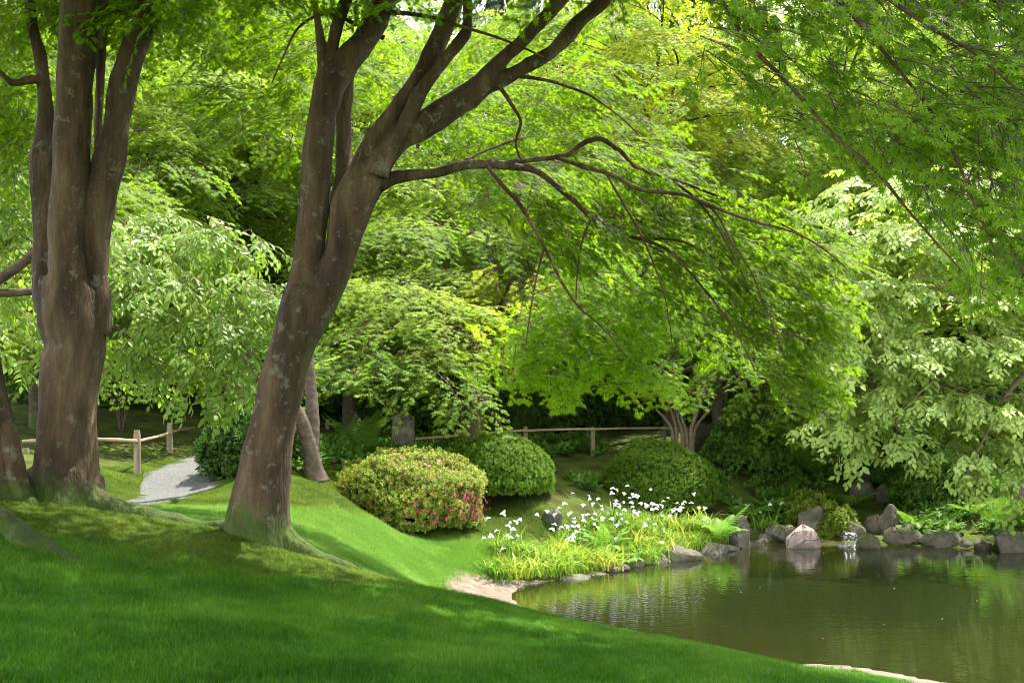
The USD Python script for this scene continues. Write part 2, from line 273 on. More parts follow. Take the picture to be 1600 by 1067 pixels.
_W = lambda px, py: P(px, py, EYE * F / (py - HOR))[:2]                # a waterline pixel on the pond plane
POND_PTS = [(3.5, 12.2), _W(1450, 1066), (5.6, 10.5), (8, 9.6), (12, 9.8), (14.5, 13), (14.5, 19), _W(1700, 866), _W(1600, 861), _W(1500, 856), _W(1410, 853), _W(1340, 851), _W(1250, 851), _W(1185, 850), _W(1140, 858),
            _W(1090, 865), _W(1040, 874), _W(985, 886), _W(930, 897), _W(880, 905), _W(830, 912), _W(806, 920), _W(801, 938), (.35, 15.0), (1.1, 13.5), (1.95, 12.5), (2.8, 12.15)]
def closed_curve(pts, n=260):
    p = np.array(pts); p = np.vstack([p, p[:1]])
    t = np.concatenate([[0], np.cumsum(np.linalg.norm(np.diff(p, axis=0), axis=1) ** .6)])
    return CubicSpline(t, p, bc_type='periodic')(np.linspace(0, t[-1], n, endpoint=False))
POND = shapely.Polygon(closed_curve(POND_PTS)).buffer(0)
shapely.prepare(POND)
def pond_sd(x, y):
    pts = shapely.points(x, y)
    d = shapely.distance(POND.exterior, pts)
    return np.where(shapely.contains(POND, pts), -d, d)
def H(x, y):
    x, y = np.asarray(x, float), np.asarray(y, float)
    sh = x.shape; xr, yr = x.ravel(), y.ravel()
    z = _rbf(np.stack([xr, yr], 1))
    z = z + (fbm(np.stack([xr * 1.3, yr * 1.3, 0 * xr], 1), 4) - .5) * .05
    near = (np.abs(xr) < 30) & (yr > 0) & (yr < 40)
    sd = np.full(len(xr), 9.0)
    if near.any():
        sd[near] = pond_sd(xr[near], yr[near])
    out = np.maximum(z, np.minimum(.03 + .12 * np.maximum(sd, 0), .10))
    cap = .02 + .55 * np.maximum(sd, 0)                                # banks come down to the water
    out = np.where(sd < 2.0, np.minimum(out, cap), out)
    return np.where(sd < 0, np.maximum(-.35 * -sd - .02, -.75), out).reshape(sh)
def G(x, y):
    return np.array([x, y, float(H(np.array([x]), np.array([y]))[0])])
def normals_at(x, y):
    e = .08
    n = np.stack([-(H(x + e, y) - H(x - e, y)) / (2 * e), -(H(x, y + e) - H(x, y - e)) / (2 * e), np.ones_like(x)], 1)
    return n / np.linalg.norm(n, axis=1, keepdims=True)

def axis(segs):
    return np.concatenate([np.arange(a, b, s) for a, b, s in segs])
gx = axis([(-120, -30, 10), (-30, -12, 1.5), (-12, -7, .3), (-7, 5, .09), (5, 12, .16), (12, 30, 1.0), (30, 121, 10)])
gy = axis([(-60, -10, 10), (-10, 3, 1), (3, 11, .09), (11, 27, .12), (27, 40, .4), (40, 60, 2), (60, 151, 10)])
GX, GY = np.meshgrid(gx, gy, indexing='ij')
GZ = H(GX, GY)
_i, _j = np.meshgrid(np.arange(len(gx) - 1), np.arange(len(gy) - 1), indexing='ij')
_n = len(gy)
_q = np.stack([_i * _n + _j, (_i + 1) * _n + _j, (_i + 1) * _n + _j + 1, _i * _n + _j + 1], -1).reshape(-1, 4)
GV = np.stack([GX, GY, GZ], -1).reshape(-1, 3); GF = np.vstack([_q[:, [0, 1, 2]], _q[:, [0, 2, 3]]])

def poly_sd(poly, x, y):
    pts = shapely.points(x, y); d = shapely.distance(poly.boundary, pts)
    return np.where(shapely.contains(poly, pts), -d, d)
def clip_sheet(poly, lift):
    """The part of the terrain grid inside POLY, cut cleanly along its outline and lifted."""
    a, b, c, d = poly.bounds
    keep = ((GV[:, 0] > a - .5) & (GV[:, 0] < c + .5) & (GV[:, 1] > b - .5) & (GV[:, 1] < d + .5))[GF].all(1)
    f = GF[keep]; used, inv = np.unique(f, return_inverse=True); v = GV[used]; f = inv.reshape(-1, 3)
    s = poly_sd(poly, v[:, 0], v[:, 1])
    V, out, memo = list(v), [], {}
    def cut(i, j):
        k = (min(i, j), max(i, j))
        if k not in memo:
            t = s[i] / (s[i] - s[j]); memo[k] = len(V); V.append(v[i] + t * (v[j] - v[i]))
        return memo[k]
    ins = s[f] < 0
    full = ins.all(1); out = list(map(tuple, f[full]))
    for tri, m in zip(f[ins.any(1) & ~full], ins[ins.any(1) & ~full]):
        ring = []
        for k in range(3):
            i, j = tri[k], tri[(k + 1) % 3]
            if m[k]: ring.append(i)
            if m[k] != m[(k + 1) % 3]: ring.append(cut(i, j))
        out += [(ring[0], ring[k], ring[k + 1]) for k in range(1, len(ring) - 1)]
    V = np.array(V); V[:, 2] += lift
    return V, np.array(out)

XY = lambda *a: P(*a)[:2]
near_edge = [XY(215, 797, 14.6), XY(350, 793, 15), XY(470, 797, 15.4), XY(560, 825, 16.4), XY(640, 843, 17.9), XY(740, 850, 18.6), XY(800, 858, 18.5), XY(850, 880, 18.3)]
LAWN = shapely.Polygon([(-9, -8), (9, -8), (9, 9), (5, 11.5), (3.2, 13.5), (1.2, 16), (1.2, 17.5)] + near_edge[::-1] + [XY(150, 795, 13.4), (-9, 12.5)])
BEACH = shapely.union(POND.buffer(.58), POND.intersection(shapely.box(-2, 15.2, .9, 18)).buffer(1.0)).intersection(shapely.Polygon([(-1.6, 16.9), (-.1, 17.35), (.6, 17.9), (2, 16), (16, 14), (16, 6), (2, 8.8), (-1.6, 14)]))
_noisy = lambda poly, a: shapely.Polygon([(x + a * (fbm(np.array([[x * 2.2, y * 2.2, 1.]]), 3)[0] - .5), y + a * (fbm(np.array([[x * 2.2, y * 2.2, 7.]]), 3)[0] - .5)) for x, y in shapely.segmentize(poly, .15).exterior.coords])
LAWN = _noisy(LAWN.difference(BEACH).difference(POND.buffer(.25)).buffer(0) if LAWN.difference(BEACH).geom_type == 'Polygon' else max(LAWN.difference(BEACH).difference(POND.buffer(.25)).geoms, key=lambda g: g.area), .25).buffer(0)
if LAWN.geom_type != 'Polygon': LAWN = max(LAWN.geoms, key=lambda g: g.area)
PATH = _noisy(shapely.Polygon([XY(165, 797, 13.9), XY(215, 770, 16), XY(225, 745, 18.2), XY(275, 727, 20.5), XY(330, 719, 22), XY(420, 712, 23.5), XY(420, 722, 21.5), XY(335, 736, 19.6), XY(352, 762, 17.2), XY(300, 772, 16.3), XY(240, 786, 15.1), XY(205, 797, 14.4), XY(60, 850, 12.6), XY(0, 850, 12.4)]), .12).buffer(0)
shapely.prepare(LAWN); shapely.prepare(PATH)
put('ground', (GV, GF), GROUND, smooth=True, kind='structure', label='mossy ground rising behind the pond with bare brown soil patches')
lv, lf = clip_sheet(LAWN, .006)
mossy = np.clip(1.2 - .36 * np.hypot((lv[:, 0] + 3.6) / 1.7, lv[:, 1] - 10.2), 0, .75) + np.clip(.7 - .55 * np.hypot(lv[:, 0] + 1.9, lv[:, 1] - 9.3), 0, .7)
put('lawn', (lv, lf), TURF, smooth=True, attrs={'moss': mossy}, kind='structure', label='mown green lawn sloping from the big maples to the pond')
put('path', clip_sheet(PATH, .010), GRAVEL, smooth=True, kind='structure', label='grey gravel path winding up behind the maples')
if not BEACH.is_empty:
    for g in (getattr(BEACH.difference(POND.buffer(-.4)), 'geoms', None) or [BEACH.difference(POND.buffer(-.4))]):
        if g.area > .3: put('sand_bank', clip_sheet(g, .012), SAND, smooth=True, kind='structure', label='strip of pale sand between lawn and pond')
put('pond_bed', clip_sheet(POND.buffer(-.06), .006), MUD, smooth=True, kind='structure', label='brown mud bed seen through the shallow pond water')
_pb = POND.buffer(.6)
tri_v, tri_f = trimesh.creation.triangulate_polygon(_pb, engine='earcut')
put('pond_water', (np.column_stack([tri_v, np.zeros(len(tri_v))]), tri_f), WATER, kind='structure', label='dark green pond with gentle ripples reflecting the trees')

# ------------------------------------------------------------------ leaf and spray shapes
def maple_blade(s, lobes=7, slim=.36):
    angs, lens = {7: ([-128, -82, -40, 0, 40, 82, 128], [.38, .72, .93, 1, .93, .72, .38]), 5: ([-95, -46, 0, 46, 95], [.6, .9, 1, .9, .6])}[lobes]
    out = []
    for k, (a, l) in enumerate(zip(angs, lens)):
        out.append((math.radians(a), l))
        if k < len(angs) - 1: out.append((math.radians((a + angs[k + 1]) / 2), slim))
    v = [(0, 0, 0)] + [(r * math.cos(a) * .62 + .12, r * math.sin(a) * .62, -.20 * r * r) for a, r in out]
    v.append((0, 0, 0))
    n = len(v) - 1
    f = [(n, k, k + 1) for k in range(1, n - 1)]
    v = np.array(v[:-1] + [(.13, 0, .0)]) * s
    return v, np.array(f)

def oval_blade(s, wide=.42, fold=.12, droop=.22):
    xs = [0, .22, .5, .78, 1.0]; ws = [0, .8, 1, .62, 0]
    v = [(x, 0, -droop * x * x) for x in xs] + [(x, w * wide * .5, fold * w * .5 - droop * x * x) for x, w in zip(xs[1:4], ws[1:4])] + [(x, -w * wide * .5, fold * w * .5 - droop * x * x) for x, w in zip(xs[1:4], ws[1:4])]
    f = [(0, 1, 5), (1, 2, 6), (1, 6, 5), (2, 3, 7), (2, 7, 6), (3, 4, 7), (0, 8, 1), (1, 9, 2), (1, 8, 9), (2, 10, 3), (2, 9, 10), (3, 10, 4)]
    return np.array(v) * s, np.array(f)

class Bunch:
    """Leaves placed one after another, then joined: one mesh with a tone per leaf, and the twigs."""
    def __init__(self, rng): self.v, self.f, self.t, self.n, self.tw, self.rng, self.each = [], [], [], 0, [], rng, []
    def leaf(self, blade, pos, az, pitch, roll, size=1.0, tone=None):
        R = Rot.from_euler('ZYX', [az, pitch, roll]).as_matrix()
        v = blade[0] * size @ R.T + pos
        self.v.append(v); self.f.append(blade[1] + self.n); self.n += len(v)
        self.t.append(np.full(len(v), self.rng.random() if tone is None else tone)); self.each.append((v, blade[1]))
    def twig(self, a, b, r):
        a, b = np.asarray(a, float), np.asarray(b, float); d = b - a; d /= np.linalg.norm(d) + 1e-9
        u = np.cross(d, [.3, .2, .9]); u /= np.linalg.norm(u); w = np.cross(d, u)
        ring = [r * (math.cos(k * 2.0944) * u + math.sin(k * 2.0944) * w) for k in range(3)]
        self.tw.append((np.array([a + x for x in ring] + [b + .6 * x for x in ring]), np.array([(k, (k + 1) % 3, 3 + (k + 1) % 3) for k in range(3)] + [(k, 3 + (k + 1) % 3, 3 + k) for k in range(3)])))
    def mesh(self): return np.vstack(self.v), np.vstack(self.f)

def maple_spray(rng, L, s, lobes=7, nodes=4, dense=1.0, droop=.14):
    b = Bunch(rng); bl = maple_blade(s, lobes)
    pt = lambda t, q=0: np.array([L * t, q, -droop * L * t * t])
    b.twig(pt(0), pt(.5), .0035); b.twig(pt(.5), pt(1), .0025)
    for k in range(nodes):
        t = .18 + .82 * k / (nodes - 1) * .93
        for sd in (-1, 1):
            if rng.random() > dense: continue
            ln = L * (.50 - .22 * t) * rng.uniform(.7, 1.15); a = sd * math.radians(rng.uniform(35, 65))
            o = pt(t); e = o + np.array([ln * math.cos(a), ln * math.sin(a), -rng.uniform(.1, .3) * ln])
            b.twig(o, e, .0018)
            for q, (w, aa) in enumerate([(.5, .9), (.5, -.9), (.85, .65), (.85, -.65), (1, 0)]):
                p = o + (e - o) * w
                b.leaf(bl, p, a + aa * rng.uniform(.7, 1.3), rng.uniform(-.1, .48), rng.uniform(-.42, .42), rng.uniform(.65, 1.12))
    for aa in (-.6, 0, .6):
        b.leaf(bl, pt(1), aa + rng.normal(0, .15), rng.uniform(.05, .6), rng.uniform(-.35, .35), rng.uniform(.8, 1.15))
    return b

def oval_spray(rng, L, s, n=16, droop=.3, wide=.5, hang=.5, side=True):
    b = Bunch(rng); bl = oval_blade(s, wide)
    pt = lambda t: np.array([L * t, 0, -droop * L * t * t])
    b.twig(pt(0), pt(.5), .004); b.twig(pt(.5), pt(1), .0025)
    axes = [(lambda t: pt(t), 0., n // 2)]
    if side:
        for sd in (-1, 1):
            o = pt(rng.uniform(.2, .5)); a = sd * rng.uniform(.5, .95); ln = L * rng.uniform(.45, .65)
            e = o + np.array([ln * math.cos(a), ln * math.sin(a), -.2 * ln]); b.twig(o, e, .0025)
            axes.append((lambda t, o=o, e=e: o + (e - o) * t, a, n // 4))
    for fn, a, m in axes:
        for k in range(m):
            t = .15 + .85 * k / max(m - 1, 1); sd = 1 if k % 2 else -1
            b.leaf(bl, fn(t), a + sd * rng.uniform(.45, 1.1) * (1 if k < m - 1 else .1), rng.uniform(.1, .2 + hang * 1.6), rng.uniform(-.5, .5), rng.uniform(.7, 1.15))
    return b

def sprig(rng, s, n=14, r=.06, wide=.45):
    b = Bunch(rng); bl = oval_blade(s, wide, .15, .2)
    for k in range(n):
        a = k * 2.4 + rng.normal(0, .2); t = k / n
        b.leaf(bl, np.array([rng.normal(0, r * .3), rng.normal(0, r * .3), r * (t - .4) * 1.3]), a, -rng.uniform(-.1, .5) - .6 * t, rng.uniform(-.4, .4), rng.uniform(.7, 1.15))
    return b

def needle_spray(rng, L=.8):
    b = Bunch(rng); bl = oval_blade(.16, .16, .02, .3)
    pt = lambda t: np.array([L * t, 0, -.28 * L * t * t]); b.twig(pt(0), pt(1), .006)
    for k in range(26):
        t = .05 + .95 * k / 25; sd = 1 if k % 2 else -1
        b.leaf(bl, pt(t), sd * rng.uniform(.6, 1.0) * (1 - .5 * t), rng.uniform(.0, .45), rng.uniform(-.3, .3), (1.25 - .55 * t) * rng.uniform(.8, 1.2))
        if k % 2: b.leaf(bl, pt(t) + [0, sd * .07, -.01], sd * .3, rng.uniform(.1, .5), 0, .9)
    return b

NURSERY = '/World/forest_mass'                                       # the far wood's instancer also carries the shared spray shapes
UsdGeom.PointInstancer.Define(stage, NURSERY)
PROTO = {}
def proto(key, look, bunches, twig=TWIG):
    PROTO[key] = []
    for b in bunches:
        path = numbered(NURSERY, 'spray_' + key); UsdGeom.Xform.Define(stage, path)
        put('leaves', b.mesh(), LEAF[look], path, attrs={'tone': np.concatenate(b.t)})
        if b.tw: put('twig', join(b.tw), twig, path)
        PROTO[key].append(path)
R0 = np.random.default_rng(7)
for k in ('fine', 'skirt'):
    proto(k, k, [maple_spray(R0, .34, .066, 7, 4, .9) for _ in range(4)])
for k in ('bright', 'yellow', 'mid', 'deep'):
    proto(k, k, [maple_spray(R0, .56, .115, 5, 4, .95, .3) for _ in range(4)])
proto('near', 'overhang', [maple_spray(R0, .26, .066, 7, 4, .85, .2) for _ in range(5)])
proto('cherry', 'cherry', [oval_spray(R0, .42, .105, 22, .3, .46, .25) for _ in range(5)], REDTWIG)
proto('big', 'big', [oval_spray(R0, .5, .14, 20, .2, .55, .12) for _ in range(5)], REDTWIG)
proto('needle', 'needle', [needle_spray(R0) for _ in range(3)])
proto('dark', 'dark', [sprig(R0, .105, 15, .13, .4) for _ in range(4)])
proto('box', 'box', [sprig(R0, .036, 15, .04, .5) for _ in range(4)])
proto('azalea', 'azalea', [sprig(R0, .042, 14, .045, .45) for _ in range(4)])
proto('spirea', 'spirea', [sprig(R0, .07, 14, .07, .5) for _ in range(4)])
proto('cover', 'cover', [sprig(R0, .09, 11, .07, .5) for _ in range(4)])

def spread(rng, n):
    return rng.normal(0, 1, (n, 3))

# ------------------------------------------------------------------ crowns
def pad(rng, c, rx, ry, droop, n, thick=.18, tilt=.0):
    """Sprays of one flat, drooping layer of leaves: positions, headings, ups."""
    th = rng.uniform(0, 2 * np.pi, n); r = np.sqrt(rng.random(n)) * (1 + .18 * np.sin(3 * th + rng.uniform(0, 6)) + .12 * np.sin(5 * th + rng.uniform(0, 6)))
    p = np.stack([c[0] + rx * r * np.cos(th), c[1] + ry * r * np.sin(th), c[2] - droop * r ** 2 + rng.normal(0, thick, n) * .5 + tilt * r * np.cos(th)], 1)
    h = np.stack([np.cos(th) * rx, np.sin(th) * ry, -1.5 * droop * r], 1); h /= np.linalg.norm(h, axis=1, keepdims=True)
    h = h + rng.normal(0, .28, (n, 3)) * [1, 1, .6]
    return p, h, np.array([0, 0, 1.0]) + rng.normal(0, .22, (n, 3))

def crown_tree(name, label, cat, base, trunk_rows, pads, tones, seed, per=46, scale=(.85, 1.25), bark=BARK2, group=None, bough=.055):
    """A tree with a trunk, boughs that reach each layer, and one crown per leaf tone."""
    rng = np.random.default_rng(seed); base = np.asarray(base, float)
    t = thing(name, label, cat, base, group)
    tr = np.asarray(trunk_rows, float)
    v, f = tube(tr, 12, .12, .12, seed)
    zz = np.clip(1 - (v[:, 2] - base[2]) / 1.0, 0, 1) * .55 + .12
    put('trunk', (v, f), bark, t, True, {'moss': zz}, base)
    limbs, col = [], {}
    top = spline(tr, .15)
    for k, pd in enumerate(pads):
        c, rx, ry, dr, tone = pd[:5]
        c = np.asarray(c, float)
        zs = top[:, 2]; want = min(max(c[2] - .45 * np.hypot(*(c[:2] - base[:2])) - .3, base[2] + .35 * (zs.max() - base[2])), zs.max())
        a = top[np.argmin(abs(zs - want))]
        mid = (a[:3] + c) / 2 + rng.normal(0, .18, 3) + [0, 0, .12 * np.linalg.norm(c - a[:3])]
        e = c + [rx * .2 * rng.normal(), ry * .2 * rng.normal(), -.12]
        r0 = min(a[3] * .6, bough)
        limbs.append(tube([[*a[:3], r0], [*mid, r0 * .65], [*e, r0 * .28]], 5, .25))
        for q in range(3):
            th = rng.uniform(0, 6.28); ee = c + [rx * .75 * math.cos(th), ry * .75 * math.sin(th), -.12 - dr * .5]
            limbs.append(tube([[*mid, r0 * .4], [*((mid + ee) / 2 + [0, 0, .1]), r0 * .28], [*ee, .006]], 4, .3))
        n = int(per * rx * ry * (pd[5] if len(pd) > 5 else 1)) + 6
        col.setdefault(tone, []).append(pad(rng, c, rx, ry, dr, n))
    put('boughs', join(limbs), bark, t, True, {'moss': np.zeros(sum(len(l[0]) for l in limbs))}, base)
    for tone, L in col.items():
        p, h, u = (np.vstack(x) for x in zip(*L))
        scatter('crown', t, PROTO[tone], p, frames(h, u), rng.uniform(*scale, len(p)), rng, base)
    return t

def tiers(rng, c, R, z0, z1, n, tones, size=(.9, 1.6), front=.0):
    """Layer centres spread through a crown's outer volume."""
    out = []
    for k in range(n):
        t = (k + rng.random()) / n; z = z0 + (z1 - z0) * t
        env = R * (math.sin(math.pi * (.22 + .70 * t)) ** .7)
        th = k * 2.4 + rng.normal(0, .4); r = env * math.sqrt(rng.uniform(.15, 1))
        s = rng.uniform(*size) * (1.1 - .35 * t)
        out.append(((c[0] + r * math.cos(th), c[1] + r * math.sin(th) - front, z), s * 1.15, s, rng.uniform(.25, .5), tones[rng.integers(len(tones))]))
    return out

def upright(base, h, r, rng, lean=.05, n=5):
    z = np.linspace(-.15, h, n)
    return [[base[0] + lean * zz + rng.normal(0, .06) * (i > 0), base[1] + rng.normal(0, .06) * (i > 0), base[2] + zz, r * (1.25 if i == 0 else 1 - .6 * i / (n - 1))] for i, zz in enumerate(z)]

ORD = 'first second third fourth fifth sixth seventh eighth ninth tenth eleventh twelfth'.split()
exec_order = []                                                       # (nothing is deferred; the sections below build from near to far)

# ------------------------------------------------------------------ the leaning maple in the middle
D0 = 9.4
rng = np.random.default_rng(11)
mb = G(*P(404, 840, D0)[:2])
main = thing('leaning_maple', 'big leaning maple with forked trunk on the lawn, its branches drooping right over the pond', 'maple tree', mb)
stems = [
    [(402, 872, 128), (403, 846, 116), (404, 825, 104), (405, 800, 95), (411, 750, 82), (419, 700, 72), (430, 650, 68), (442, 600, 72), (455, 550, 70), (468, 510, 72), (478, 470, 74), (483, 450, 66)],
    [(462, 540, 50), (470, 500, 60), (475, 460, 60), (480, 420, 52), (486, 350, 48), (491, 300, 47), (494, 250, 48), (500, 200, 42), (507, 150, 40), (516, 110, 36)],
    [(465, 540, 50), (482, 500, 62), (500, 465, 62), (515, 435, 58), (531, 400, 52), (541, 360, 56), (551, 320, 66), (567, 290, 64), (584, 262, 52), (596, 244, 28), (602, 236, 10)],
    [(511, 170, 34), (522, 130, 38), (545, 95, 42), (565, 70, 42, .1), (595, 10, 40, .2), (620, -40, 36, .3), (660, -120, 26, .5), (700, -220, 14, .8)],
    [(530, 335, 40, .1), (538, 275, 30, .25), (537, 230, 28, .3), (538, 170, 27, .3), (541, 130, 26, .25), (550, 95, 22, .15)],
    [(512, 140, 28), (506, 90, 20), (499, 50, 15), (490, 0, 13), (484, -60, 10), (470, -150, 7)],
    [(515, 120, 26), (519, 75, 20), (530, 30, 17), (541, 0, 16), (560, -70, 11), (590, -160, 7)],
    [(555, 310, 50), (576, 243, 38), (600, 200, 33), (626, 162, 31), (650, 130, 30), (667, 101, 29), (685, 60, 28), (697, 30, 28), (712, 0, 27), (735, -60, 22), (760, -140, 15)],
    [(590, 275, 40, -.1), (608, 232, 32, -.12), (621, 212, 26, -.12), (662, 137, 20, -.12), (697, 91, 18, -.1), (718, 65, 20, -.1), (731, 45, 16, -.1), (731, 0, 15, -.1), (735, -60, 12)],
    [(570, 295, 50), (605, 238, 46), (626, 212, 42), (667, 192, 40), (705, 168, 40), (743, 142, 38), (765, 122, 32)],
    [(745, 142, 34), (783, 95, 27), (824, 56, 25), (874, 0, 24), (920, -60, 19), (980, -150, 12)],
    [(752, 136, 31), (785, 124, 26), (820, 105, 24), (854, 86, 24), (880, 62, 23), (905, 35, 22), (955, -5, 21), (1020, -60, 16, -.3), (1060, -80, 13, -1.2)],
]
def ground_root(rows):
    """Roots that lie along the turf: rows (x, y, r), more than half buried."""
    a = np.array(rows, float); z = H(a[:, 0], a[:, 1])
    out = np.column_stack([a[:, 0], a[:, 1], z - a[:, 2] * np.linspace(-.5, .75, len(a)), a[:, 2]]); return out
mx, my = mb[:2]
roots = [ground_root(r) for r in [[(mx + .12, my, .17), (mx + .30, my - .04, .13), (mx + .5, my + .0, .10), (mx + .8, my + .1, .07), (mx + 1.1, my + .3, .045), (mx + 1.35, my + .6, .03)],
    [(mx - .1, my, .16), (mx - .34, my + .08, .08), (mx - .7, my + .1, .04), (mx - 1, my + .2, .02)], [(mx, my + .1, .2), (mx + .1, my + .5, .12), (mx + .3, my + 1, .05)]]]
mt = weld([tube(LP(D0, s), 16, .08, .06, i) for i, s in enumerate(stems)] + [tube(r, 10, .06, .12, i) for i, r in enumerate(roots)], .042, 8, .014, seed=3)
def bark_moss(v, base_z, rise=.45, general=.30):
    z = v[:, 2] - H(v[:, 0], v[:, 1])
    return np.clip(.6 - .6 * z / rise, 0, .6) + general
mm = bark_moss(mt[0], mb[2])
tn = trimesh.Trimesh(*mt, process=False).vertex_normals
mm += np.clip(tn[:, 0] * .5 + tn[:, 1] * .3, 0, .5) * np.clip(1 - abs(mt[0][:, 2] - 3.6) / .9, 0, 1) + .12 * np.clip(tn[:, 2], 0, 1)
put('trunk', mt, BARK, main, True, {'moss': mm}, mb)
boughs = [
    [(590, 288, 30), (616, 278, 22), (650, 273, 17), (677, 271, 15), (728, 258, 15), (783, 258, 14, .1), (824, 263, 11, .2), (884, 303, 9, .3), (930, 344, 8, .4), (980, 372, 6, .5), (1046, 374, 5, .6), (1110, 400, 4, .7), (1180, 470, 2.5, .8)],
    [(770, 257, 9, .1), (830, 250, 8, .2), (884, 243, 8, .2), (915, 222, 8, .2), (935, 217, 8, .2), (965, 233, 7, .3), (996, 263, 6, .3), (1060, 283, 5, .4), (1140, 315, 4, .5), (1210, 345, 3, .6), (1290, 390, 2, .7)],
    [(870, 247, 7, .2), (905, 258, 7, .1), (955, 273, 7, .1), (1006, 298, 6, .1), (1060, 303, 6, .1), (1116, 324, 5, .1), (1171, 344, 4, .1), (1242, 364, 3, .2), (1323, 420, 2, .3)],
    [(763, 262, 7), (785, 290, 7, -.1), (808, 314, 7, -.1), (830, 350, 6, -.2), (849, 384, 5, -.2), (880, 445, 4.5, -.2), (905, 480, 4, -.2), (935, 506, 3, -.2), (980, 560, 2, -.1)],
    [(1090, 315, 4, .1), (1116, 330, 4, .1), (1141, 374, 3, 0), (1171, 420, 2.5, 0), (1200, 490, 2, 0), (1230, 560, 1.5, 0)],
    [(975, 370, 5, .5), (1040, 389, 5, .3), (1090, 440, 4, .2), (1141, 506, 3, .1), (1180, 580, 2, 0)],
    [(775, 130, 8), (800, 165, 6, -.1), (814, 192, 5, -.1), (806, 222, 4, -.1), (814, 250, 3, -.1)],
    [(800, 118, 7), (850, 125, 5), (905, 142, 4, .1), (955, 172, 3, .1), (1000, 214, 2, .1)],
    [(925, 338, 4, .4), (905, 400, 3, .3), (900, 470, 2, .3)], [(945, 268, 4, .1), (975, 320, 4, 0), (1010, 385, 3, -.1), (1040, 470, 2, -.1), (1050, 540, 1.5, -.1)],
    [(1000, 265, 4, .3), (1075, 300, 4, .2), (1130, 370, 3, .1), (1170, 450, 2, .1)], [(850, 388, 4, -.2), (835, 450, 3, -.2), (822, 540, 2, -.1)],
    [(660, 270, 6), (700, 262, 5, .2), (760, 235, 4, .5), (820, 215, 3, .8)],
    [(600, 60, 8, .2), (560, 40, 6, .1), (510, 22, 5, 0), (470, 40, 4, 0), (440, 95, 3, 0), (425, 130, 2, 0)], [(600, 20, 9, .2), (640, 22, 7, 0), (700, 35, 6, -.2), (780, 60, 4, -.2), (850, 90, 3, -.2)],
    # the long bough that comes towards the viewer over the water
    [(1050, -78, 14, -1.0), (1100, -30, 12, -2.4), (1156, 50, 8, -3.4), (1242, 142, 6.5, -3.8), (1303, 212, 5, -4), (1364, 263, 6, -4.1), (1420, 330, 4, -4.2), (1500, 420, 3, -4.3)],
    [(1080, -60, 12, -1.8), (1200, -60, 11, -3.2), (1313, 5, 7, -3.9), (1369, 66, 5.5, -4.2), (1465, 192, 5, -4.4), (1510, 288, 4, -4.5), (1560, 400, 2.5, -4.5)],
    [(1180, -64, 10, -3.0), (1300, -50, 9, -3.8), (1450, 40, 5.5, -4.4), (1530, 90, 4, -4.6), (1620, 170, 3, -4.7)],
]
bough_pts = []
for k, b in enumerate(boughs):
    rows = LP(D0, b); bough_pts.append(spline(rows, .1)[:, :3])
    v, f = tube(rows, 8, .05, .08, k)
    put('branch', (v, f), BARK, main, True, {'moss': np.full(len(v), .05)}, mb)
bough_pts = np.vstack(bough_pts)

def in_poly(rng, poly, n):
    pg = shapely.Polygon(poly); shapely.prepare(pg); a, b, c, d = pg.bounds; out = []
    while sum(map(len, out)) < n:
        q = rng.uniform([a, b], [c, d], (n, 2)); out.append(q[shapely.contains_xy(pg, q[:, 0], q[:, 1])])
    return np.vstack(out)[:n]
def mass(rng, poly, d0, d1, n, clump=1.1, thr=.42, slope=0.0, tier=None):
    """World points of a hanging leaf mass: an outline in the picture, its own depth, gaps between clumps."""
    q = in_poly(rng, poly, n); d = rng.uniform(d0, d1, n) + slope * (q[:, 0] - 800) / 400
    p = np.stack([(q[:, 0] - 800) / F * d, d, EYE + (HOR - q[:, 1]) / F * d], 1)
    if tier:                                                         # layers that fall away along the bough
        dz, sx, sy = tier; w = p[:, 2] + sx * p[:, 0] + sy * p[:, 1] + .5 * dz * fbm(p * .9, 2)
        p[:, 2] += (np.round(w / dz) * dz - w) * .85 + rng.normal(0, .025, n)
    keep = fbm(p * [clump, clump, clump * 2.2], 3) > thr + rng.normal(0, .03, n)
    return p[keep]
def hang(rng, n, out=(.6, -.15, -.55), wild=.45, up=(.1, -.35, 1), uw=.3):
    return np.array(out) + rng.normal(0, wild, (n, 3)) * [1, 1, .55], np.array(up) + rng.normal(0, uw, (n, 3))
def twiglets(pts, heads, src, every, rng, r=.0035, reach=1.3):
    """Thin shoots that fork from the nearest wood, bough or earlier shoot, to every few sprays."""
    out, nodes = [], np.asarray(src)
    q = pts[::every]; d0 = np.array([np.min(((nodes - x) ** 2).sum(1)) for x in q])
    for i in np.argsort(d0):
        d = np.linalg.norm(nodes - q[i], axis=1) + .8 * np.maximum(q[i][2] - nodes[:, 2], 0)
        a = nodes[np.argmin(d)]; ln = np.linalg.norm(a - q[i])
        if .08 < ln < reach:
            m = (a + q[i]) / 2 + rng.normal(0, .06, 3) * ln + [0, 0, .16 * ln]
            c = tube([[*a, r * 1.3], [*m, r], [*q[i], r * .5]], 3, .1); out.append(c)
            nodes = np.vstack([nodes, m[None], (m + q[i])[None] / 2, q[i][None]])
    return out
canopy = []                                                           # (spray kind, points, out, wild, up)
canopy.append(('fine', mass(rng, [(790, 290), (890, 220), (1000, 222), (1120, 275), (1240, 330), (1335, 405), (1310, 470), (1275, 540), (1290, 600), (1240, 625), (1190, 580), (1120, 510), (1020, 470), (900, 420), (820, 370)], 9.6, 11.0, 900, 1.4, .42, tier=(.30, .42, .1)), (.8, .0, -.32), .34, (.38, -.12, 1)))
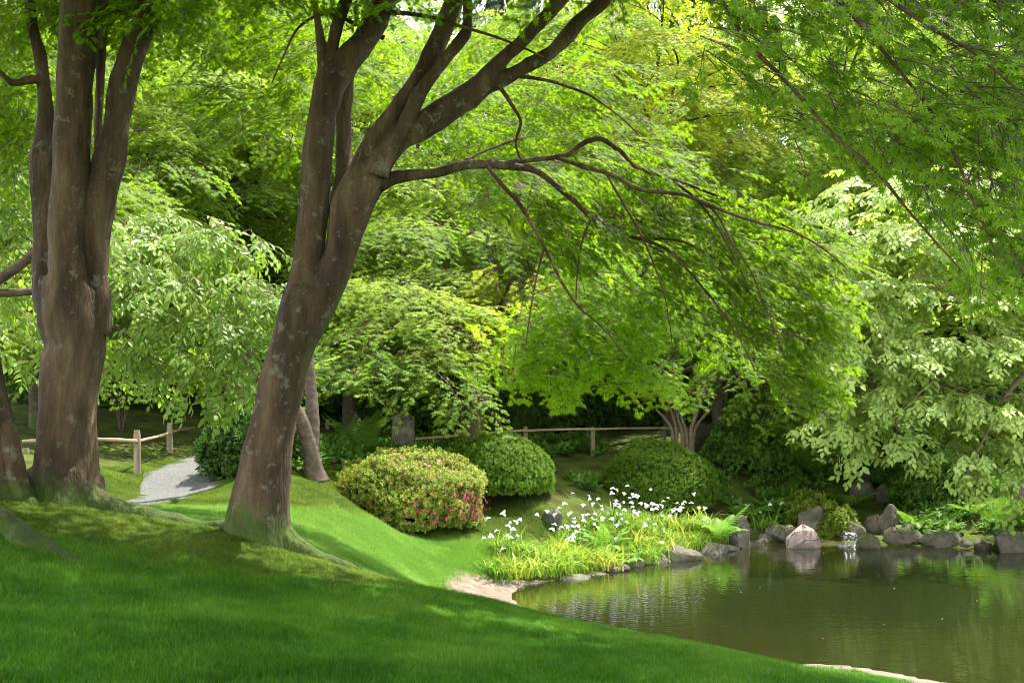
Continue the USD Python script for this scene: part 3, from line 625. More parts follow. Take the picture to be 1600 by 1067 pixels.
canopy.append(('skirt', mass(rng, [(775, 550), (800, 480), (860, 420), (960, 430), (1030, 470), (1010, 520), (1045, 585), (995, 605), (930, 585), (860, 598), (800, 590)], 10.8, 12.2, 430, 1.5, .40, tier=(.26, .12, -.35)), (.35, -.5, -.3), .4, (.1, -.55, .9)))
canopy.append(('skirt', mass(rng, [(820, 420), (900, 360), (1060, 380), (1180, 470), (1210, 550), (1120, 540), (1010, 490), (900, 460)], 11.2, 12.6, 230, 1.5, .44, tier=(.3, .3, -.3)), (.5, -.3, -.3), .4, (.2, -.45, .9)))
canopy.append(('fine', mass(rng, [(640, 190), (760, 110), (900, 70), (1040, 140), (1060, 270), (940, 300), (860, 360), (760, 350), (680, 270)], 13.4, 15.2, 640, 1.2, .44, tier=(.4, .15, 0)), (.6, .0, -.15), .45, (.1, -.2, 1)))
canopy.append(('fine', mass(rng, [(300, -40), (520, -40), (520, 100), (470, 200), (400, 220), (330, 170), (290, 80), (230, 50)], 10.5, 12.5, 420, 1.2, .44, tier=(.35, -.2, 0)), (-.6, .0, -.15), .45, (-.1, -.3, 1)))
canopy.append(('fine', mass(rng, [(480, 50), (640, 20), (760, 50), (740, 180), (640, 240), (560, 220), (500, 160)], 12.5, 14.5, 260, 1.2, .46, tier=(.4, .1, 0)), (.3, .0, -.2), .5, (0, -.3, 1)))
canopy.append(('fine', mass(rng, [(180, -80), (1000, -80), (980, 0), (800, -15), (600, 0), (420, -5), (240, 15)], 8.6, 10.2, 240, 1.2, .44), (.1, -.2, -.3), .6, (0, -.1, 1)))
canopy.append(('near', np.vstack([mass(rng, [(1310, -80), (1640, -80), (1640, 480), (1580, 440), (1500, 400), (1440, 330), (1390, 290), (1340, 180)], 4.75, 6.2, 440, 2.6, .44, tier=(.16, .5, -.1)),
                                 mass(rng, [(1030, -80), (1330, -80), (1340, 200), (1290, 220), (1240, 230), (1180, 140), (1110, 80), (1040, 40)], 5.2, 6.4, 110, 2.6, .46, tier=(.18, .4, 0))]), (.7, -.25, -.35), .38, (.25, -.95, .7)))
# the crown overhead, above the frame
n = 9000
q = np.stack([rng.uniform(-8.5, 5.5, n), rng.uniform(.5, 13.0, n), rng.uniform(0, 1, n)], 1)
q[:, 2] = np.maximum(6.7, 3 + .375 * q[:, 1] + 1.0) + 2.6 * q[:, 2]
q = q[(np.hypot((q[:, 0] + 1.2) / 7.2, (q[:, 1] - 6.5) / 6.8) < 1) & ((q[:, 1] < 10.6) | (q[:, 0] < -2.5)) & (fbm(q * .8, 3) > .41)]
canopy.append(('fine', q, (0, -.2, -.3), .7, (0, 0, 1)))
shoots = []
for k, (kind, pts, out, wild, up) in enumerate(canopy):
    h, u = hang(rng, len(pts), out, wild, up)
    if k < 8: shoots += twiglets(pts, h, bough_pts, 4 if k in (0, 1, 2) else 6, rng)
    sc = rng.uniform(.85, 1.25, len(pts)) * (1.75 if k == 8 else 1)
    if kind == 'near':                                                # the largest leaves in the picture are leaves of their own
        lone = rng.choice(len(pts), min(len(pts), 34), replace=False)
        R = frames(h, u)
        rest = np.setdiff1d(np.arange(len(pts)), lone)
        scatter('crown', main, PROTO[kind], pts[rest], R[rest], sc[rest], rng, mb)
        made = 0
        for i in lone:
            b = maple_spray(rng, .26, .07, 7, 2, .75, .2)
            for v, f in b.each:
                if made < 290:
                    v = v @ R[i].as_matrix().T + pts[i]
                    put('leaf', (v, f), LEAF['overhang'], main, attrs={'tone': np.full(len(v), rng.random())}, origin=mb); made += 1
            tv, tf = join(b.tw); shoots.append((tv @ R[i].as_matrix().T + pts[i], tf))
    else:
        scatter('crown', main, PROTO[kind], pts, frames(h, u), sc, rng, mb)
put('shoots', join(shoots), TWIG, main, origin=mb, kind='stuff')

# ------------------------------------------------------------------ the triple-stemmed maple on the left and its neighbour
D1 = 9.5
lb = G(*P(100, 765, D1)[:2])
left = thing('triple_stem_maple', 'thick old maple with three fused stems and mossy roots at the left', 'maple tree', lb)
stems = [
    [(98, 800, 150), (99, 775, 118), (101, 740, 104), (103, 700, 94), (105, 650, 90), (109, 600, 94), (114, 560, 94), (117, 542, 88), (113, 505, 100), (110, 460, 98), (108, 430, 84)],
    [(88, 480, 56, .05), (80, 440, 54, .1), (76, 400, 48, .1), (72, 350, 42, .1), (68, 300, 42, .1), (66, 255, 44, .1), (70, 210, 30, .1), (70, 160, 22, .1), (68, 128, 20, .1)],
    [(109, 480, 66, -.1), (107, 420, 62, -.1), (107, 360, 58, -.1), (110, 300, 55, -.1), (112, 240, 54, -.1), (114, 180, 54, -.1), (118, 100, 56, -.1), (126, 40, 60, -.1), (131, -10, 64, -.1), (136, -90, 58, -.1), (140, -180, 40, -.1)],
    [(150, 520, 40, 0), (152, 470, 34, 0), (150, 420, 32, 0), (152, 360, 40, 0), (158, 310, 46, 0), (166, 272, 46, 0), (172, 242, 50, -.02), (180, 205, 40, 0), (184, 180, 40, 0), (194, 130, 42, 0), (206, 90, 42, 0), (220, 45, 42, 0), (234, 0, 44, 0), (255, -70, 36, .1), (280, -160, 22, .2)],
    [(150, 330, 20, .25), (153, 200, 16, .35), (157, 100, 15, .4), (162, 20, 15, .45), (165, -80, 16, .5)],
    [(70, 150, 20, .1), (68, 125, 18, .1), (62, 85, 16, .1), (53, 45, 14, .1), (47, 0, 14, .1), (40, -70, 10, .1)],
    [(74, 135, 18, .1), (60, 124, 15, .05), (40, 127, 14, 0), (20, 131, 13, -.05), (2, 116, 12, -.1), (-30, 90, 9, -.1)],
]
lx, ly = lb[:2]
roots = [ground_root(r) for r in [[(lx + .15, ly, .22), (lx + .4, ly - .08, .12), (lx + .75, ly - .08, .10), (lx + 1.1, ly - .02, .085), (lx + 1.45, ly + .12, .07), (lx + 1.8, ly + .3, .045)],
    [(lx - .2, ly, .22), (lx - .5, ly - .1, .12), (lx - .9, ly - .15, .07)],
    [(lx - .5, ly - .9, .09), (lx - .05, ly - 1.22, .12), (lx + .18, ly - 1.33, .105), (lx + .34, ly - 1.46, .125), (lx + .52, ly - 1.5, .10), (lx + .72, ly - 1.64, .08), (lx + .9, ly - 1.74, .03)]]]
lt = weld([tube(LP(D1, s), 16, .08, .06, i + 20) for i, s in enumerate(stems)] + [tube(r, 12, .05, .34, i + 30) for i, r in enumerate(roots)], .042, 6, .016, seed=8)
put('trunk', lt, BARK, left, True, {'moss': bark_moss(lt[0], lb[2], .35)}, lb)
# its crown hangs into the top of the frame
pts = np.vstack([mass(rng, [(-40, -60), (330, -60), (310, 30), (240, 60), (120, 20), (60, 40), (-40, 30)], 9.3, 10.8, 260, 1.2, .42), mass(rng, [(-40, 20), (60, 20), (80, 200), (40, 280), (-40, 250)], 11, 13, 260, 1.2, .45)])
h, u = hang(rng, len(pts), (-.3, -.1, -.5), .5, (0, -.2, 1))
scatter('crown', left, PROTO['fine'], pts, frames(h, u), rng.uniform(.85, 1.3, len(pts)), rng, lb)

eb = G(*P(0, 775, 9.1)[:2])
edge = thing('edge_maple', 'smooth maple trunk cut off by the left edge of the picture', 'maple tree', eb)
et = weld([tube(LP(9.1, s), 14, .08, .06, i + 40) for i, s in enumerate([[(-2, 800, 130), (-4, 770, 100), (-7, 740, 84), (-12, 700, 74), (-20, 640, 66), (-34, 560, 62), (-50, 450, 58), (-62, 330, 54), (-75, 150, 46), (-90, -60, 36)],
      [(30, 790, 40, -.05), (28, 760, 36, -.08), (18, 715, 34, -.06), (5, 660, 30, -.03)]])] + [tube(LP(9.1, s), 8, .06, .1, 3) for s in [[(25, 768, 36, -.05), (46, 786, 24, -.08), (62, 800, 12, -.1)], [(-30, 770, 50, -.1), (-60, 800, 36, -.2), (-90, 812, 20, -.3)]]], .042, 6, .012, seed=5)
put('trunk', et, BARK, edge, True, {'moss': bark_moss(et[0], eb[2], .3)}, eb)

# ------------------------------------------------------------------ cherry behind, large pale leaves
rng = np.random.default_rng(21)
cb = G(*P(492, 742, 18.0)[:2])
cherry = thing('cherry_tree', 'leaning cherry with ringed bark behind the big maple, pale leaves hanging on the left', 'cherry tree', cb)
cs = [LP(18, r) for r in [[(495, 755, 42), (491, 735, 32), (484, 700, 27), (474, 665, 25), (462, 640, 22), (440, 618, 20), (415, 600, 19, -.4), (392, 570, 18, -.8), (375, 520, 16, -1.2), (340, 470, 13, -2), (290, 440, 9, -2.8), (240, 420, 5, -3.2)],
      [(486, 705, 22, .3), (488, 660, 20, .4), (486, 610, 18, .5), (482, 540, 14, .6), (486, 490, 9, .7), (490, 440, 3, .8)], [(380, 640, 22, -.2), (372, 600, 20, -.4), (392, 660, 24, -.1), (430, 640, 24, 0)][::-1], [(372, 530, 12, -1.2), (400, 470, 9, -1.8), (390, 400, 6, -2.4), (340, 350, 4, -3)],
      [(345, 475, 9, -2), (360, 560, 6, -3), (390, 600, 3, -3.4)], [(300, 445, 7, -2.7), (250, 500, 5, -3.4), (220, 560, 3, -3.6)]]]
cv, cf = weld([tube(s, 9, .1, .08, 3) for s in cs], .06, 4, .01)
put('trunk', (cv, cf), BARK2, cherry, True, {'moss': bark_moss(cv, cb[2], .3, .1)}, cb)
cp = [(230, 375, 14.6, .75), (305, 355, 14.8, .6), (365, 352, 14.4, .55), (190, 415, 14.4, .7), (270, 425, 14.2, .75), (345, 415, 14.2, .65), (395, 440, 14.0, .4), (210, 480, 14.4, .7), (290, 490, 14.2, .7), (350, 480, 14.0, .55), (375, 530, 13.9, .35), (310, 535, 14.2, .5), (230, 530, 14.6, .6), (180, 340, 15, .6), (250, 335, 15.4, .6), (300, 575, 13.6, .28), (370, 575, 13.7, .25),
      (10, 230, 13, .6), (40, 310, 13.2, .6), (0, 360, 13, .6), (30, 430, 13.2, .5), (-30, 280, 13, .7), (20, 490, 14, .5)]
L = [pad(rng, P(px, py, d), r, r * .9, .32, int(46 * r * r) + 7, .16) for px, py, d, r in cp]
pts = np.vstack([x[0] for x in L]); h0 = np.vstack([x[1] for x in L])
h, u = hang(rng, len(pts), (.3, -.3, -.2), .3, (.1, -.4, .9), .25); h = h + h0 * .7
sc = rng.uniform(.85, 1.3, len(pts)); R = frames(h, u)
scatter('crown', cherry, PROTO['cherry'], pts, R, sc, rng, cb)
put('shoots', join(twiglets(pts, h, np.vstack([spline(s, .15)[:, :3] for s in cs]), 3, rng, .005, .9)), REDTWIG, cherry, origin=cb, kind='stuff')
for rows in ([(-60, 455, 12), (0, 458, 13), (57, 455, 11)], [(-60, 470, 18), (0, 436, 17), (30, 415, 16), (60, 392, 13), (90, 372, 8)]):
    v, f = tube(LP(12.2, rows), 8, .06, .1, 2); put('branch', (v, f), BARK2, cherry, True, {'moss': np.zeros(len(v))}, cb)

# ------------------------------------------------------------------ broad-leaved tree over the right bank
rng = np.random.default_rng(31)
bb = G(12.2, 24.5)
broad = thing('broad_leaved_tree', 'pale broad leaved tree hanging over the far right of the pond', 'tree', bb)
bs = [np.array(r, float) for r in [[[12.3, 24.6, bb[2] - .2, .22], [12.2, 24.4, 1.8, .17], [12.0, 24.0, 3.2, .14], [11.2, 23.2, 4.6, .11], [10.0, 22.2, 6.0, .08], [8.6, 21.5, 7.0, .04]],
      [[12.0, 24.0, 3.0, .10], [10.8, 22.8, 3.6, .08], [9.4, 21.6, 3.8, .055], [8.0, 20.8, 3.3, .03], [7.0, 20.2, 2.5, .012]], [[11.6, 23.6, 3.9, .09], [10.2, 22.4, 4.9, .06], [8.6, 21.6, 5.2, .04], [7.2, 21.2, 4.6, .015]],
      [[10.8, 22.8, 3.6, .07], [9.8, 21.5, 3.2, .05], [8.8, 20.4, 2.3, .025], [8.2, 19.8, 1.6, .01]], [[12.0, 24.0, 2.9, .08], [11.2, 22.4, 3.0, .06], [10.2, 20.9, 2.6, .03], [9.6, 20, 2.0, .012]]]]
for k, s in enumerate(bs):
    v, f = tube(s, 9, .12, .1, k); put('trunk' if k == 0 else 'branch', (v, f), PALEBARK, broad, True, None, bb)
bsrc = np.vstack([spline(s, .15)[:, :3] for s in bs])
tops = [((6.3, 20.5, 3.0), .8, .7), ((6.2, 20.7, 3.9), .9, .8), ((6.3, 20.9, 5.0), 1.0, .9), ((6.8, 21.2, 6.2), 1.2, 1.1), ((7.2, 21.6, 7.2), 1.3, 1.2), ((8.0, 21.2, 6.3), 1.7, 1.5), ((9.8, 22.0, 6.6), 1.6, 1.5), ((7.2, 20.9, 5.2), 1.3, 1.3), ((9.0, 21.2, 5.3), 1.7, 1.4), ((10.6, 21.4, 5.5), 1.5, 1.4), ((6.9, 20.6, 4.1), 1.1, 1.1), ((8.4, 20.6, 4.2), 1.6, 1.2), ((10.0, 20.8, 4.2), 1.5, 1.2), ((11.4, 21.5, 4.4), 1.3, 1.2),
        ((7.5, 20.3, 3.2), 1.2, 1.0), ((9.0, 20.2, 3.1), 1.3, 1.0), ((10.3, 20.4, 3.1), 1.2, 1.0), ((8.3, 19.9, 2.35), 1.0, .8), ((9.8, 20.0, 2.3), 1.0, .8), ((7.0, 20.2, 2.45), .75, .6), ((8.6, 19.7, 1.75), .5, .5), ((10.9, 20.6, 2.2), .9, .8), ((8.9, 22.2, 7.4), 1.5, 1.3), ((10.6, 23, 7.6), 1.6, 1.4)]
L = [pad(rng, c, rx, ry, .38, int(32 * rx * ry) + 8, .3) for c, rx, ry in tops]
pts, h, u = (np.vstack(x) for x in zip(*L)); h[:, 2] -= .08; h[:, 1] -= .15; u[:, 1] -= .25
R = frames(h, u); sc = rng.uniform(.8, 1.25, len(pts))
lone = np.argsort(pts[:, 2] + rng.random(len(pts)) * 2.5)[:24]; rest = np.setdiff1d(np.arange(len(pts)), lone)
scatter('crown', broad, PROTO['big'], pts[rest], R[rest], sc[rest], rng, bb)
shoots = twiglets(pts, h, bsrc, 3, rng, .006, 1.0)
made = 0
for i in lone:
    b = oval_spray(rng, .5, .155, 13, .2, .56, .15); M = R[i].as_matrix().T * sc[i]
    for v, f in b.each:
        if made < 290:
            put('leaf', (v @ M + pts[i], f), LEAF['big'], broad, attrs={'tone': np.full(len(v), rng.random())}, origin=bb); made += 1
    tv, tf = join(b.tw); shoots.append((tv @ M + pts[i], tf))
put('shoots', join(shoots), REDTWIG, broad, origin=bb, kind='stuff')

# ------------------------------------------------------------------ maples of the middle distance
rng = np.random.default_rng(41)
def pp(px, py, d, rx, ry, droop, tone, *more): return (P(px, py, d), rx, ry, droop, tone, *more)
b = G(*P(742, 695, 25)[:2])
tr = LP(25, [(742, 712, 40), (743, 690, 30), (744, 640, 28), (745, 590, 30), (750, 560, 28), (768, 520, 20), (775, 470, 16), (770, 420, 13), (760, 340, 10), (765, 260, 7)])
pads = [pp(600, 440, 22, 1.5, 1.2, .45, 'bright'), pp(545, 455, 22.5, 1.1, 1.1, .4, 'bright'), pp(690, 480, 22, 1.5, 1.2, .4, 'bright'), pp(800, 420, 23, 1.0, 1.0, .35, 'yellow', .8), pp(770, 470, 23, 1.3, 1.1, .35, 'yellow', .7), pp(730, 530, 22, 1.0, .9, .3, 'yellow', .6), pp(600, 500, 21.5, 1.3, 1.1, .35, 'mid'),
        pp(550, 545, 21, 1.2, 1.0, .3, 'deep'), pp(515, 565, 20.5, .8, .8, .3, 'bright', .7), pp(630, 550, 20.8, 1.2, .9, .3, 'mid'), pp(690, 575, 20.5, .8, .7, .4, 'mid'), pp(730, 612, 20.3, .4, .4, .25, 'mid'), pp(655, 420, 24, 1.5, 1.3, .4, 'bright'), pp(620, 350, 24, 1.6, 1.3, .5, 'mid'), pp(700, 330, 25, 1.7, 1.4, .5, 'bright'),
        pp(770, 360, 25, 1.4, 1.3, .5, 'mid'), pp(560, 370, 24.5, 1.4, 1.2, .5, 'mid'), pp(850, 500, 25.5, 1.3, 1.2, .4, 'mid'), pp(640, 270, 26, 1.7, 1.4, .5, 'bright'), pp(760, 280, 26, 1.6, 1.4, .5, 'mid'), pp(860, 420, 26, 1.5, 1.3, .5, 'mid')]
crown_tree('forked_maple', 'maple with a forked grey trunk behind the rail fence, light green layers above the azalea', 'maple tree', b, tr, pads, None, 5)
b = G(*P(335, 650, 27)[:2])
tr = LP(27, [(332, 690, 26), (333, 600, 22), (335, 500, 20), (332, 400, 20), (328, 340, 22), (315, 290, 16), (295, 255, 12), (285, 200, 8)])
pads = [pp(300, 110, 24.5, 1.6, 1.4, .5, 'bright'), pp(230, 160, 24.5, 1.3, 1.2, .4, 'bright'), pp(260, 215, 24, 1.4, 1.2, .45, 'bright'), pp(350, 180, 25, 1.6, 1.3, .5, 'bright'), pp(400, 120, 25.5, 1.6, 1.4, .5, 'bright'), pp(430, 210, 25.5, 1.5, 1.2, .45, 'bright'), pp(300, 60, 26, 1.6, 1.4, .5, 'bright'), pp(210, 70, 26, 1.4, 1.2, .5, 'mid'),
        pp(230, 270, 25, 1.2, 1.1, .45, 'mid'), pp(400, 290, 26, 1.5, 1.2, .4, 'mid'), pp(300, 150, 26.5, 1.8, 1.5, .5, 'mid'), pp(450, 60, 27, 1.7, 1.4, .5, 'bright'), pp(370, 20, 27, 1.8, 1.5, .5, 'mid'), pp(250, 0, 27, 1.8, 1.5, .5, 'mid'), pp(330, -60, 27, 1.8, 1.5, .5, 'bright'), pp(450, -60, 27.5, 1.8, 1.5, .5, 'bright'), pp(440, 330, 27, 1.2, 1.1, .4, 'mid', .7)]
t = crown_tree('dark_limbed_maple', 'maple with dark slanting limbs seen between the two big trunks, pale layered leaves', 'maple tree', b, tr, pads, None, 6)
for rows in ([(333, 400, 14), (345, 350, 12), (352, 290, 9), (360, 240, 6)], [(335, 430, 13), (366, 380, 11), (372, 310, 10), (368, 270, 7)], [(330, 350, 12), (285, 330, 8), (245, 305, 6), (225, 300, 4)], [(340, 420, 12), (300, 400, 8), (262, 360, 6), (240, 340, 4)], [(370, 330, 8), (400, 290, 7), (405, 250, 5)]):
    v, f = tube(LP(26.6, rows), 6, .2, .1, 2); put('limb', (v, f), BARK2, t, True, {'moss': np.zeros(len(v))}, b)
b = G(4.2, 29)
pads = [pp(960, 100, 26, 1.8, 1.5, .5, 'yellow'), pp(1040, 60, 26.5, 1.7, 1.5, .5, 'yellow'), pp(1080, 150, 26, 1.6, 1.4, .5, 'yellow'), pp(1000, 190, 26, 1.6, 1.4, .5, 'yellow'), pp(1130, 100, 27, 1.6, 1.4, .5, 'yellow'), pp(1130, 210, 26.5, 1.5, 1.3, .5, 'yellow'), pp(930, 30, 27, 1.7, 1.5, .5, 'bright'), pp(1050, -20, 27, 1.8, 1.5, .5, 'yellow'), pp(870, 130, 27, 1.6, 1.4, .5, 'bright'),
        pp(1060, 250, 27, 1.6, 1.4, .5, 'bright'), pp(940, 260, 27.5, 1.7, 1.4, .5, 'bright'), pp(880, 220, 28, 1.7, 1.5, .5, 'mid'), pp(840, 30, 28, 1.8, 1.5, .5, 'mid'), pp(960, -60, 28, 1.8, 1.5, .5, 'bright')]
crown_tree('golden_maple', 'tall maple with yellow green spring leaves high in the centre right', 'maple tree', b, upright(b, 9.5, .17, rng, -.03), pads, None, 7)
b = G(9.2, 31)
pads = [pp(1230, 130, 28, 1.7, 1.5, .5, 'bright'), pp(1290, 200, 27.5, 1.6, 1.4, .5, 'bright'), pp(1220, 230, 27, 1.5, 1.3, .5, 'bright'), pp(1330, 120, 28.5, 1.7, 1.5, .5, 'bright'), pp(1400, 200, 28, 1.7, 1.4, .5, 'bright'), pp(1340, 280, 27.5, 1.5, 1.3, .5, 'bright'), pp(1250, 310, 27.5, 1.4, 1.2, .4, 'mid'), pp(1180, 300, 28, 1.4, 1.2, .4, 'mid'), pp(1200, 40, 29, 1.8, 1.5, .5, 'bright'),
        pp(1320, 30, 29, 1.8, 1.5, .5, 'mid'), pp(1440, 100, 29, 1.8, 1.5, .5, 'bright'), pp(1420, 290, 28.5, 1.5, 1.3, .5, 'mid'), pp(1500, 220, 28, 1.7, 1.4, .5, 'bright'), pp(1560, 140, 28.5, 1.8, 1.5, .5, 'bright'), pp(1550, 40, 29, 1.8, 1.5, .5, 'mid'), pp(1270, 370, 27, 1.2, 1.1, .4, 'mid'), pp(1260, -50, 29, 1.8, 1.5, .5, 'bright'), pp(1420, -30, 29.5, 1.8, 1.5, .5, 'bright')]
crown_tree('light_maple', 'light green layered maple behind the right end of the drooping branch', 'maple tree', b, upright(b, 9, .17, rng, .0), pads, None, 8)
b = G(*P(1110, 722, 26)[:2])
tr = LP(26, [(1106, 745, 26), (1110, 720, 22), (1119, 695, 22), (1126, 665, 22), (1122, 640, 20), (1130, 610, 18), (1133, 590, 16), (1128, 540, 13), (1140, 480, 10), (1150, 400, 6)])
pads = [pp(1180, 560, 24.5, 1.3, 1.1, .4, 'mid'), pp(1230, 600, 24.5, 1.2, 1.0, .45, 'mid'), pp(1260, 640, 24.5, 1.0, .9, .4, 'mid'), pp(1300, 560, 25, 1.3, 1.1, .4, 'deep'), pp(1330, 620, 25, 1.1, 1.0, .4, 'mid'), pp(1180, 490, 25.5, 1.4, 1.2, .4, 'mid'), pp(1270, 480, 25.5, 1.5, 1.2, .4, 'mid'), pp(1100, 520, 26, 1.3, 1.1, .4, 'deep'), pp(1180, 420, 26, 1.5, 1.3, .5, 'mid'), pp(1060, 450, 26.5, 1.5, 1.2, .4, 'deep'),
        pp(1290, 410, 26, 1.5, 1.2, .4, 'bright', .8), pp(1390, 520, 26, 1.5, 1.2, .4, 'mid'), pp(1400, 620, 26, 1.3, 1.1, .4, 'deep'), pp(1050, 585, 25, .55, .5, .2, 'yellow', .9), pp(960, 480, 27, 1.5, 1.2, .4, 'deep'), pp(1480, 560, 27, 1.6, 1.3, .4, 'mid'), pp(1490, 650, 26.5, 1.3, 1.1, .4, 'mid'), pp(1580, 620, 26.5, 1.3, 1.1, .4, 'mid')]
t = crown_tree('crooked_maple', 'crooked grey maple behind the clipped mound with a sawn mossy bough', 'maple tree', b, tr, pads, None, 9)
v, f = tube(LP(25.8, [(1134, 664, 9), (1150, 662, 10), (1168, 655, 10), (1182, 642, 10), (1190, 625, 9)]), 9, .06, .1, 2)
put('sawn_bough', (v, f), BARK2, t, True, {'moss': np.full(len(v), .55)}, b)
# left wood
for k, (px, d, h, r, z0, tones, lab) in enumerate([
        (60, 22, 9, 3.2, 3.6, ['mid', 'bright'], 'mid green maple between the left edge and the triple stemmed trunk'), (235, 28, 8, 2.8, 3.8, ['mid', 'bright'], 'slim trunked maple on the moss slope left of the path'), (267, 31, 10, 3.4, 4.0, ['mid', 'bright'], 'straight brown trunked maple behind the slim one on the moss slope'),
        (150, 34, 12, 4, 4.6, ['mid', 'bright'], 'tall maple behind the triple stemmed trunk'), (430, 33, 10, 3.6, 4.2, ['mid', 'bright'], 'shaded maple just left of the leaning trunk'), (545, 29, 11, 3.6, 4.4, ['mid', 'bright'], 'reddish brown trunk standing at the far fence behind the leaning maple'),
        (640, 33, 12, 4, 4.6, ['mid', 'bright'], 'maple behind the standing stone'), (860, 32, 12, 4, 4.4, ['mid', 'bright'], 'maple rising behind the long rail fence'), (1000, 35, 13, 4.2, 5.0, ['mid', 'bright'], 'maple far behind the multi stemmed shrub'),
        (1400, 33, 11, 4, 4.2, ['mid', 'bright'], 'maple behind the waterfall'), (1560, 31, 10, 3.8, 3.6, ['mid', 'bright'], 'maple behind the pale broad leaved tree')]):
    rng = np.random.default_rng(100 + k); b = G(*P(px, 600, d)[:2])
    crown_tree('wood_maple', lab, 'maple tree', b, upright(b, h * .85, .15, rng, rng.normal(0, .03)), tiers(rng, b, r, b[2] + (z0 - 2), b[2] + h, 26, tones, (1.0, 1.6)), None, 200 + k, per=34, scale=(1.0, 1.4))
# tall maples behind them
for k, x in enumerate(np.linspace(-21, 21, 9)):
    rng = np.random.default_rng(300 + k); y = 41 + rng.uniform(-3, 3); b = G(x + rng.normal(0, .6), y); h = rng.uniform(13, 16)
    place = ['at the far left', 'left of the dark slanting limbs', 'above the gravel path', 'above the leaning trunk', 'above the azalea', 'above the long rail fence', 'above the drooping branch', 'above the waterfall', 'at the far right'][k]
    crown_tree('tall_tree', f'tall leafy tree at the back of the garden {place}', 'tree', b, upright(b, h * .85, .2, rng), tiers(rng, b, 4.3, b[2] + 2.5, b[2] + h, 30, [['mid', 'bright'], ['mid', 'bright', 'deep']][k % 2], (1.3, 2.0)), None, 320 + k, per=20, scale=(1.4, 1.9))
# dark conifers closing the view
for k, x in enumerate(np.linspace(-27, 27, 12)):
    rng = np.random.default_rng(400 + k); y = 55 + rng.uniform(-3, 3); b = G(x + rng.normal(0, .8), y); h = rng.uniform(23, 28)
    t = thing('conifer', f'dark conifer closing the view behind the garden, {ORD[k]} from the left', 'conifer', b, 'dark conifers behind the garden')
    v, f = tube(upright(b, h, .32, rng, 0), 8, .5); put('trunk', (v, f), BARK2, t, True, {'moss': np.zeros(len(v))}, b)
    n = 1500; z = rng.uniform(.04, 1, n) ** 1.15; th = rng.uniform(0, 6.283, n); r = (3.4 * (1 - z) + .35) * np.sqrt(rng.uniform(.25, 1, n))
    z2 = np.round(z * 26) / 26 + rng.normal(0, .006, n)
    p = np.stack([b[0] + r * np.cos(th), b[1] + r * np.sin(th), b[2] + h * z2 - .25 * r], 1); hd = np.stack([np.cos(th), np.sin(th), np.full(n, -.35)], 1) + rng.normal(0, .15, (n, 3))
    scatter('crown', t, PROTO['needle'], p, frames(hd, np.array([[0, 0, 1.]]) + rng.normal(0, .1, (n, 3))), rng.uniform(1.4, 2.2, n), rng, b)
# the far wood that reads as one mass
rng = np.random.default_rng(51)
n = 5200
p = np.stack([rng.uniform(-48, 48, n), rng.uniform(60, 66, n), rng.uniform(0, 1, n)], 1); p[:, 2] = 3 + 24 * p[:, 2] * (.8 + .2 * np.sin(p[:, 0] * .35))
_pi = UsdGeom.PointInstancer.Get(stage, NURSERY)
_names.pop(('/World', 'forest_mass'), None)
scatter('forest_mass', '/World', sum((PROTO[k] for k in PROTO), []), p, frames(np.array([[0, -1, -.5]]) + rng.normal(0, .5, (n, 3)), np.array([[0, 0, 1.]]) + rng.normal(0, .2, (n, 3))), rng.uniform(3.5, 5.5, n), rng,
        ids=np.array([sum((PROTO[k] for k in PROTO), []).index(x) for x in rng.choice(PROTO['needle'] + PROTO['needle'] + PROTO['deep'], n)]), label='distant dark wood behind the conifers')

# ------------------------------------------------------------------ shrubs
def dome(name, label, cat, px, py, d, w, hgt, dep, kind, n, seed, scale=(.8, 1.3), rough=.12, low=-.1, core=True, group=None, stems=True, up_bias=.25):
    """A shrub: short stems, a solid dark core, and leaf sprigs over the whole rounded surface."""
    rng = np.random.default_rng(seed); b = G(*P(px, py, d)[:2]); b = np.array([b[0], d + dep * .9, 0]); b[2] = G(b[0], b[1])[2]
    t = thing(name, label, cat, b, group)
    v = rng.normal(0, 1, (n * 2, 3)); v /= np.linalg.norm(v, axis=1, keepdims=True); v = v[v[:, 2] > low][:n]
    k = 1 + rough * 2 * (fbm(v * 2.2 + seed, 3) - .5) * 2
    flat = v[:, 2]
    s = np.stack([v[:, 0] * w / 2, v[:, 1] * dep, np.maximum(flat, -.3) * hgt * .86], 1) * k[:, None]
    c = b + [0, 0, hgt * .14]
    lay = rng.uniform(.86, 1.03, len(v)); p = c + s * lay[:, None]
    nn = v / [w / 2, dep, hgt]; nn /= np.linalg.norm(nn, axis=1, keepdims=True)
    up = nn + [0, 0, up_bias] + rng.normal(0, .3, nn.shape); hd = np.cross(up, rng.normal(0, 1, nn.shape))
    scatter('foliage', t, PROTO[kind], p, frames(hd, up), rng.uniform(*scale, len(p)), rng, b)
    if core:
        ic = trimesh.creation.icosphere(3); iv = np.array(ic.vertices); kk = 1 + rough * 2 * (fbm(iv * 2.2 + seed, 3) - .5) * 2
        put('twiggy_heart', (c + np.stack([iv[:, 0] * w / 2, iv[:, 1] * dep, np.maximum(iv[:, 2], -.12) * hgt * .86], 1) * kk[:, None] * .86, ic.faces), CORE, t, True, None, b)  # solid dark core that closes the gaps behind the sprigs
    if stems:
        L = []
        for q in range(9):
            a = rng.uniform(0, 6.28); r = rng.uniform(.1, .35)
            L.append(tube([[b[0] + .06 * math.cos(a), b[1] + .06 * math.sin(a), b[2] - .1, .022], [b[0] + w * r * .5 * math.cos(a), b[1] + dep * r * math.sin(a), b[2] + hgt * .2, .016], [b[0] + w * r * math.cos(a), b[1] + dep * r * 1.6 * math.sin(a), b[2] + hgt * .5, .01]], 5, .1))
        put('stems', join(L), BARK2, t, True, {'moss': np.zeros(sum(len(x[0]) for x in L))}, b)
    return t, b, c, rng
